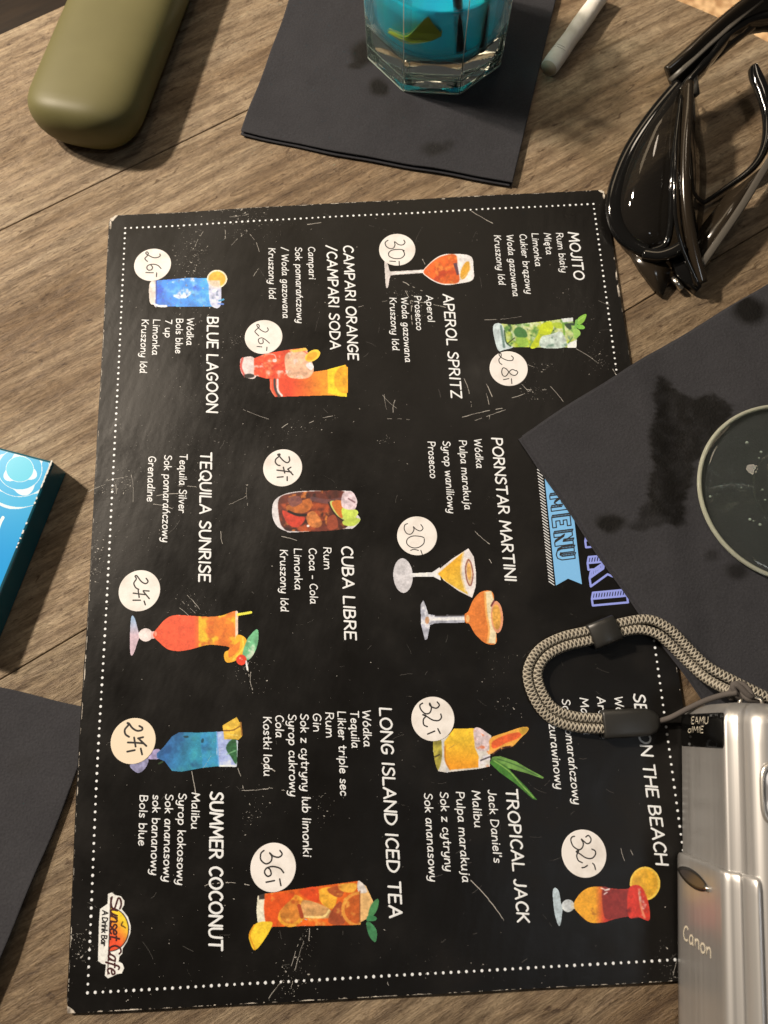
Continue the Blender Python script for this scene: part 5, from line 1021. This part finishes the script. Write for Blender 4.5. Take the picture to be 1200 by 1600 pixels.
# temples
tA = UU(*cr([(1048, 128, 15), (1076, 104, 18), (1106, 76, 20), (1140, 46, 22), (1180, 14, 24), (1230, -26, 26)], 6)); n_ = len(tA)
mb = MB(); mb.sweep(tA, 4.0, [14.5] * n_, up=(-.45, .35, .82), n=16, power=4); te = mb.build('temple', m_brown, sun)
mb = MB(); mb.sweep(UU((1047, 126, 18), (1074, 102, 21), (1106, 72, 23), (1140, 42, 25), (1190, 0, 27)), 2.2, 1.2, n=10, power=4); mb.build('temple_edge', m_greyp, te)
mb = MB(); mb.sweep(UU(*cr([(1060, 150, 16), (1078, 128, 18), (1104, 100, 19), (1132, 66, 20), (1162, 44, 20), (1200, 34, 19), (1250, 40, 17)], 6)), [3, 3, 3.2, 3.4, 3.6, 3.8] * 6 + [4], [9.5] * 37, n=14, power=3); mb.build('temple', m_gloss, sun)
mb = MB(); mb.sweep(UU((1082, 118, 20), (1086, 150, 17)), 3.0, 4.2, n=10, power=4); mb.build('hinge', m_greyp, sun)
mb = MB(); mb.sweep(UU((1078, 150, 17), (1080, 190, 12), (1076, 236, 7)), 3.4, 2.6, n=10, power=3); mb.build('hinge', m_greyp, sun)
ear = UU(*cr([(1176, 106, 11), (1182, 122, 10.5), (1192, 146, 10), (1200, 184, 8.5), (1196, 226, 7), (1176, 262, 5.5), (1130, 297, 3.2), (1072, 335, 1.6)], 6)); n_ = len(ear)
mb = MB(); mb.sweep(ear, [3.4 + 2.8 * math.sin(math.pi * min(k / 16, 1)) if k < 8 else max(6.2 - (k - 8) * .14, 1.6) for k in range(n_)], [5.6 - 3.6 * k / n_ for k in range(n_)], n=14); tp = mb.build('temple_tip', m_gloss, sun)
arm = UU(*cr([(1096, 414, 9), (1124, 374, 11), (1158, 324, 12.5), (1192, 268, 14), (1236, 196, 15)], 6)); n_ = len(arm)
mb = MB(); mb.sweep([p_ - Vector((0, 0, 4.5)) for p_ in arm], 2.4, 9.5, n=16, power=4); tb = mb.build('temple', m_brown, sun)
mb = MB(); mb.sweep(arm, 3.0, 1.2, n=10, power=4); mb.build('temple_edge', m_greyp, tb)
mb = MB(); slab(mb, UU((1194, 258, 13.5), (1166, 306, 12.5), (1098, 411, 9), (1078, 388, 6), (1098, 350, 6), (1134, 304, 7.5), (1164, 282, 10)), 1.2); mb.build('shadow_slab', m_brown, sun)  # dark slab standing in for the shadow between temple arm and tip
mb = MB(); mb.sweep(UU((1086, 424, 6), (1102, 408, 7)), 4.2, 6, n=10, power=3); mb.build('hinge', m_gloss, sun)

# ------------------------------------------------------------------ compact camera
m_sil = mat('brushed_silver', (0.60, 0.575, 0.54), 0.34, 0.75); t = NT(m_sil)
P0 = Vector((103.8, -63.2, 1.3)); aL = Vector((-.146, -.989, 0)).normalized(); aD = Vector((.989, -.146, 0)).normalized()
RZ = math.atan2(aL.y, aL.x)
v = t.coord(-RZ, (4, 700, 700)); f = t.noise(v, 1.0, 4, 0.6); f2 = t.noise(t.coord(-RZ, (6, 160, 160)), 1.0, 3)
t.l(t.ramp(f, [(0.3, 0.33), (0.7, 0.44)]), t.b.inputs['Roughness'])
t.l(t.mix(0.4, t.ramp(f2, [(0.3, (0.52, 0.515, 0.51)), (0.7, (0.61, 0.605, 0.60))]), t.ramp(f, [(0.3, 0.88), (0.7, 1.07)]), 'MULTIPLY'), t.b.inputs['Base Color'])
t.bump(f, 0.10, 0.0002)
m_satin = mat('satin_silver', (0.64, 0.615, 0.58), 0.30, 0.8)
m_blk = mat('black_window', (0.004, 0.004, 0.004), 0.05, spec=0.6); m_mark = mat('pale_marking', (0.60, 0.56, 0.46), 0.5)
m_slot = mat('dark_slot', (0.03, 0.028, 0.027), 0.35, 0.4)
def cp(s_, d_, z): return P0 + aL * s_ + aD * d_ + Vector((0, 0, z))
def arc(cx, cz, r_, a0, a1, n_=7): return [(cx + r_ * math.cos(math.radians(a0 + (a1 - a0) * k / n_)), cz + r_ * math.sin(math.radians(a0 + (a1 - a0) * k / n_))) for k in range(n_ + 1)]
prof = arc(3, 3, 3, 270, 180, 6) + [(0, 8), (0, 16), (0, 24), (0, 32)] + arc(1.3, 36.6, 1.3, 180, 110, 5) + [(3.2, 38.6), (4.6, 40.2)] + arc(10.5, 39.4, 6.2, 172, 92, 9) + [(16, 45.6), (30, 45.6)] + arc(33, 42.6, 3, 90, 0, 6) + arc(33, 3, 3, 0, -90, 6)
pc = (18.0, 23.0)
def ring_at(s_, ins): return [cp(s_, d_ + (pc[0] - d_) * ins / 18, z + (pc[1] - z) * ins / 23) for d_, z in prof]
camera = thing('compact_camera', 'silver compact camera with black strap end and sliding cover at the lower right', 'camera')
mb = MB(); LB = 112
mb.loft([ring_at(q_, row_inset(q_, 6.5)) for q_ in (0, .15, .6, 1.2, 2.2, 3.4, 4.8, 6.5, 12, 30, 47, 60, 80, 100)] + [ring_at(LB - q_, row_inset(q_, 4.5)) for q_ in (4.5, 3, 2, 1.1, .5, .12, 0)])
camera['label'] = 'silver compact digital camera with sliding front cover standing on the menu corner'
mb.build('body', m_sil, camera)
# black window at the end of the face
fp = [(d_, z) for d_, z in prof if d_ <= 1.6 and 1.5 < z < 37.4]
def face_off(pts, o_):
    out = []
    for i, (d_, z) in enumerate(pts):
        a_ = pts[max(i - 1, 0)]; b_ = pts[min(i + 1, len(pts) - 1)]; tx, tz = b_[0] - a_[0], b_[1] - a_[1]; l_ = math.hypot(tx, tz); out.append((d_ - tz / l_ * o_, z + tx / l_ * o_))
    return out
def shell(name, pts, s0, s1, o_, m_, parent, rc=1.6, ns=14):
    outer = face_off(pts, o_); inner = face_off(pts, -.4); rings = []
    for k in range(ns + 1):
        s_ = s0 + (s1 - s0) * (.5 - .5 * math.cos(math.pi * k / ns)); q_ = row_inset(min(s_ - s0, s1 - s_), rc); e_ = .35 * (1 if min(s_ - s0, s1 - s_) < .05 else 0)
        zs = [z for _, z in pts]; tot = len(pts); lim = []
        for i, ((d_, z), (d2_, z2)) in enumerate(zip(outer, inner)):
            w_ = e_ / max(o_ + .4, .01); lim.append((d_ + (d2_ - d_) * w_, z + (z2 - z) * w_))
        if q_ > 0: lim = [lim[0]] * 0 + [(d_ , z + (sum(zs) / tot - z) * q_ / 20) for d_, z in lim]; inn = [(d_, z + (sum(zs) / tot - z) * q_ / 20) for d_, z in inner]
        else: inn = inner
        rings.append([cp(s_, d_, z) for d_, z in lim] + [cp(s_, d_, z) for d_, z in reversed(inn)])
    mb = MB(); mb.loft(rings); return mb.build(name, m_, parent)
win = shell('flash_window', fp, 3.6, 14.2, .22, m_blk, camera)
def face_text(mb, s_, s0, z0, z1, h, wd, o_):
    k = (z1 - z0) / text_width(s_)
    for st in text_strokes(s_, .1):
        P_ = [cp(s0 - h * b_, -o_, z0 + k * a_) for a_, b_ in st]; mb.sweep(P_, wd, .06, up=-aD, n=6)
mb = MB(); face_text(mb, 'EAMU', 6.9, 12, 26, 2.2, .34, .26); face_text(mb, 'oIMIE', 9.7, 9, 22, 2.0, .32, .26); mb.build('window_lettering', m_mark, win)
# sliding cover
i0 = next(i for i, (d_, z) in enumerate(prof) if d_ == 0 and z >= 3); cov = [(0.6, 1.2)] + [q_ for q_ in prof if q_[1] > 2.5 and q_[0] < 9.6]; cov = [(.3, 1.4), (0, 4)] + [(0, 8), (0, 16), (0, 24), (0, 32)] + arc(1.3, 36.6, 1.3, 180, 110, 5) + [(3.2, 38.6), (4.6, 40.2)] + arc(10.5, 39.4, 6.2, 172, 128, 5)
cv = shell('sliding_cover', cov, 47.5, 108, 1.7, m_sil, camera, 2.5, 22)
eye = []; 
for k in range(28):
    a_ = 2 * math.pi * k / 28; u_ = math.cos(a_); v_ = math.copysign(abs(math.sin(a_)) ** 1.3, math.sin(a_)); eye.append((15.5 + 12.5 * u_, 53.6 + 2.6 * v_ + u_ * .6))
mb = MB(); top = [cp(s_, -1.72 - .25, z) for z, s_ in eye]; inr = [cp(53.6 + (s_ - 53.6) * .62, -1.72 - .12, 15.5 + (z - 15.5) * .86) for z, s_ in eye]; bs = [cp(s_, -1.5, z) for z, s_ in eye]
mb.loft([bs, top, inr], cap=False); gp = mb.build('thumb_grip', m_slot, cv)
mb = MB(); mb.add([p_ + aD * .03 for p_ in inr], [tuple(range(28))]); mb.build('grip_plate', mat('grip_grey', (0.10, 0.09, 0.09), 0.3, 0.5), gp, smooth=False)
mb = MB(); mb.sweep([cp(54.2, -2.1, 26.6), cp(54.4, -2.1, 28.6)], 1.6, 1.0, up=-aD, n=10); mb.build('rivet', m_steel, gp)
mb = MB(); face_text(mb, 'Canon', 72.5, 7, 29, 4.0, .75, 1.76); tag(mb.build('maker_name', m_mark, cv), 'pale maker name on the sliding cover')
# window on top; its two pale discs paint round light reflections
cw = U(1187, 1238, 46.9); mb = MB(); l0 = (cw - P0).dot(aL); d0 = (cw - P0).dot(aD)
def rr(sc_, z, w_=5.2, l_=8.6): return [cp(l0 + math.copysign(abs(math.sin(a_)) ** .55, math.sin(a_)) * l_ * sc_, d0 + w_ + math.copysign(abs(math.cos(a_)) ** .55, math.cos(a_)) * w_ * sc_, z) for a_ in [2 * math.pi * k / 36 for k in range(36)]]
mb.loft([rr(1, 45.5), rr(1, 46.2), rr(.93, 46.6), rr(.84, 46.6), rr(.80, 46.0)], cap=False); cpn = mb.build('window_frame', m_satin, camera)
mb = MB(); mb.add(rr(.80, 46.02), [tuple(range(36))]); mb.build('window_plate', mat('panel_grey', (0.22, 0.22, 0.23), 0.3), cpn, smooth=False)
for k in (-1, 1):
    mb = MB(); c = cp(l0 + k * 3.6, d0 + 4.8, 46.03); mb.lathe([(3.1, 0), (3.0, .9), (2.4, 1.3), (0, 1.4)], (c.x, c.y), 24, c.z); mb.build('reflection_disc', mat('pale_reflection', (0.66, 0.70, 0.78), 0.25, 0.3), cpn)
mb = MB(); c = cp(-.8, 15, 24)
mb.sweep([cp(.6, 11, 22), cp(-2.4, 11.5, 23), cp(-3.4, 14, 24), cp(-2.4, 17, 25), cp(.6, 17.5, 25)], 1.6, 1.6, n=10); mb.build('strap_lug', m_steel, camera)

# ------------------------------------------------------------------ wrist strap
m_braid = mat('braided_cord', rough=0.75); t = NT(m_braid)
sp = t.n('ShaderNodeSeparateColor'); t.l(attr_node(t, 'weave'), sp.inputs[0])
def mth(op, a_, b_=None):
    x = t.n('ShaderNodeMath', operation=op)
    for i, q_ in enumerate((a_, b_)):
        if q_ is None: continue
        if hasattr(q_, 'node'): t.l(q_, x.inputs[i])
        else: x.inputs[i].default_value = q_
    return x.outputs[0]
u_, v_ = sp.outputs[0], sp.outputs[1]
w1 = mth('SINE', mth('ADD', mth('MULTIPLY', u_, 6.2832 / 1.45), mth('MULTIPLY', v_, 6.2832 * 4)))
w2 = mth('SINE', mth('SUBTRACT', mth('MULTIPLY', u_, 6.2832 / 1.45), mth('MULTIPLY', v_, 6.2832 * 4)))
hb = mth('ADD', mth('MULTIPLY', mth('MAXIMUM', w1, w2), .5), .5)
lb = mth('SINE', mth('MULTIPLY', v_, 6.2832 * 4))
cA = t.ramp(hb, [(0.25, (0.075, 0.063, 0.048)), (0.6, (0.27, 0.245, 0.20)), (0.95, (0.44, 0.41, 0.34))])
cB = t.ramp(hb, [(0.25, (0.045, 0.039, 0.031)), (0.7, (0.19, 0.17, 0.135)), (0.95, (0.36, 0.33, 0.27))])
t.l(t.mix(t.ramp(lb, [(0.35, 0.0), (0.7, 1.0)]), cA, cB), t.b.inputs['Base Color']); t.bump(hb, 0.8, 0.0008)
strap = thing('wrist_strap', 'beige braided wrist strap with black sliders looped across the menu', 'wrist strap')
def braid(pts, w_, h_, parent):
    n_ = 20; P_ = [Vector(p_) for p_ in pts]; mb = MB(); mb.sweep(P_, w_, h_, n=n_, power=2.3, cap=True)
    L_ = [0]
    for a_, b_ in zip(P_[:-1], P_[1:]): L_.append(L_[-1] + (b_ - a_).length)
    o = mb.build('braided_cord', m_braid, parent)
    add_attr(o.data, 'weave', np.array([(L_[i], ((j / n_) + .25) % 1.0, 0) for i in range(len(P_)) for j in range(n_)], np.float32)); return o
loop_c = [(944, 1131, 3.6), (900, 1128, 3.4), (867, 1117, 3.4), (847, 1097, 3.4), (834, 1067, 3.4), (834, 1043, 3.4), (850, 1019, 3.4), (880, 1003, 3.6), (917, 994, 4.2), (944, 987, 4.4)]
C3 = [Vector(q_) for q_ in cr([tuple(U(*q_)) for q_ in loop_c], 12)]
def offset(P_, o_):
    out = []
    for i, p_ in enumerate(P_):
        t_ = P_[min(i + 1, len(P_) - 1)] - P_[max(i - 1, 0)]; t_.z = 0; t_.normalize(); out.append(p_ + Vector((t_.y, -t_.x, 0)) * o_)
    return out
braid(offset(C3, 1.75), 3.4, 3.6, strap); braid(offset(C3, -1.75), 3.4, 3.6, strap)
outer = [tuple(U(*q_)) for q_ in ((936, 984, 4.4), (968, 974, 5), (1012, 968, 6), (1046, 983, 6.5), (1077, 1014, 6.5), (1107, 1042, 7.5), (1147, 1064, 9), (1200, 1090, 10), (1245, 1108, 8), (1262, 1130, 4))]
inner = [tuple(U(*q_)) for q_ in ((936, 996, 4.4), (970, 988, 4.8), (1000, 984, 5.6), (1027, 991, 6.2), (1047, 1007, 6.4), (1073, 1033, 7), (1102, 1059, 10), (1132, 1076, 15), (1152, 1083, 20))]
braid(cr(outer, 12), 3.4, 3.6, strap); braid(cr(inner, 12), 3.4, 3.6, strap)
m_slid = mat('matte_black_plastic', (0.020, 0.020, 0.019), 0.38)
def slider(pts, w_, h_, name='slider'):
    mb = MB(); mb.sweep(pts, w_, h_, n=24, power=5); o = mb.build(name, m_slid, strap)
    return o
a_, b_ = U(923, 996, 4.6), U(964, 980, 5.2); slider([a_, a_ + (b_ - a_) * .04, b_ - (b_ - a_) * .04, b_], [8.6, 9.2, 9.2, 8.6], [5.2, 6, 6, 5.2])
a_, b_ = U(941, 1132, 3.9), U(1029, 1127, 3.9); sl = slider([a_ + (b_ - a_) * k for k in (0, .03, .5, .78, .92, .98, 1)], [9, 9.6, 9.6, 9.2, 7, 4.6, 3.4], [5, 5.4, 5.4, 5, 4.2, 3.4, 2.6])
m_cord = mat('grey_cord', (0.085, 0.075, 0.07), 0.85)
mb = MB(); cpts = [tuple(U(*q_)) for q_ in ((1024, 1128, 3.9), (1046, 1122, 5), (1074, 1108, 10), (1102, 1095, 16), (1130, 1086, 22), (1152, 1082, 26))]
mb.sweep(cr(cpts, 8), 1.9, 1.9, n=12); mb.build('thin_cord', m_cord, strap)
mb = MB(); c = U(1156, 1079, 24); k3 = [c + Vector((2.6 * math.sin(2 * q_), 2.2 * math.cos(3 * q_), 2.4 * math.sin(q_))) for q_ in [2 * math.pi * k / 40 for k in range(40)]]
mb.sweep(k3, 2.0, 2.0, n=10, loop=True); mb.build('knot', m_cord, strap)
mb = MB(); mb.sweep(cr([tuple(c), tuple(cp(-2, 13, 24.5)), tuple(cp(-1.4, 17, 23))], 8), 1.8, 1.8, n=10); mb.build('thin_cord', m_cord, strap)
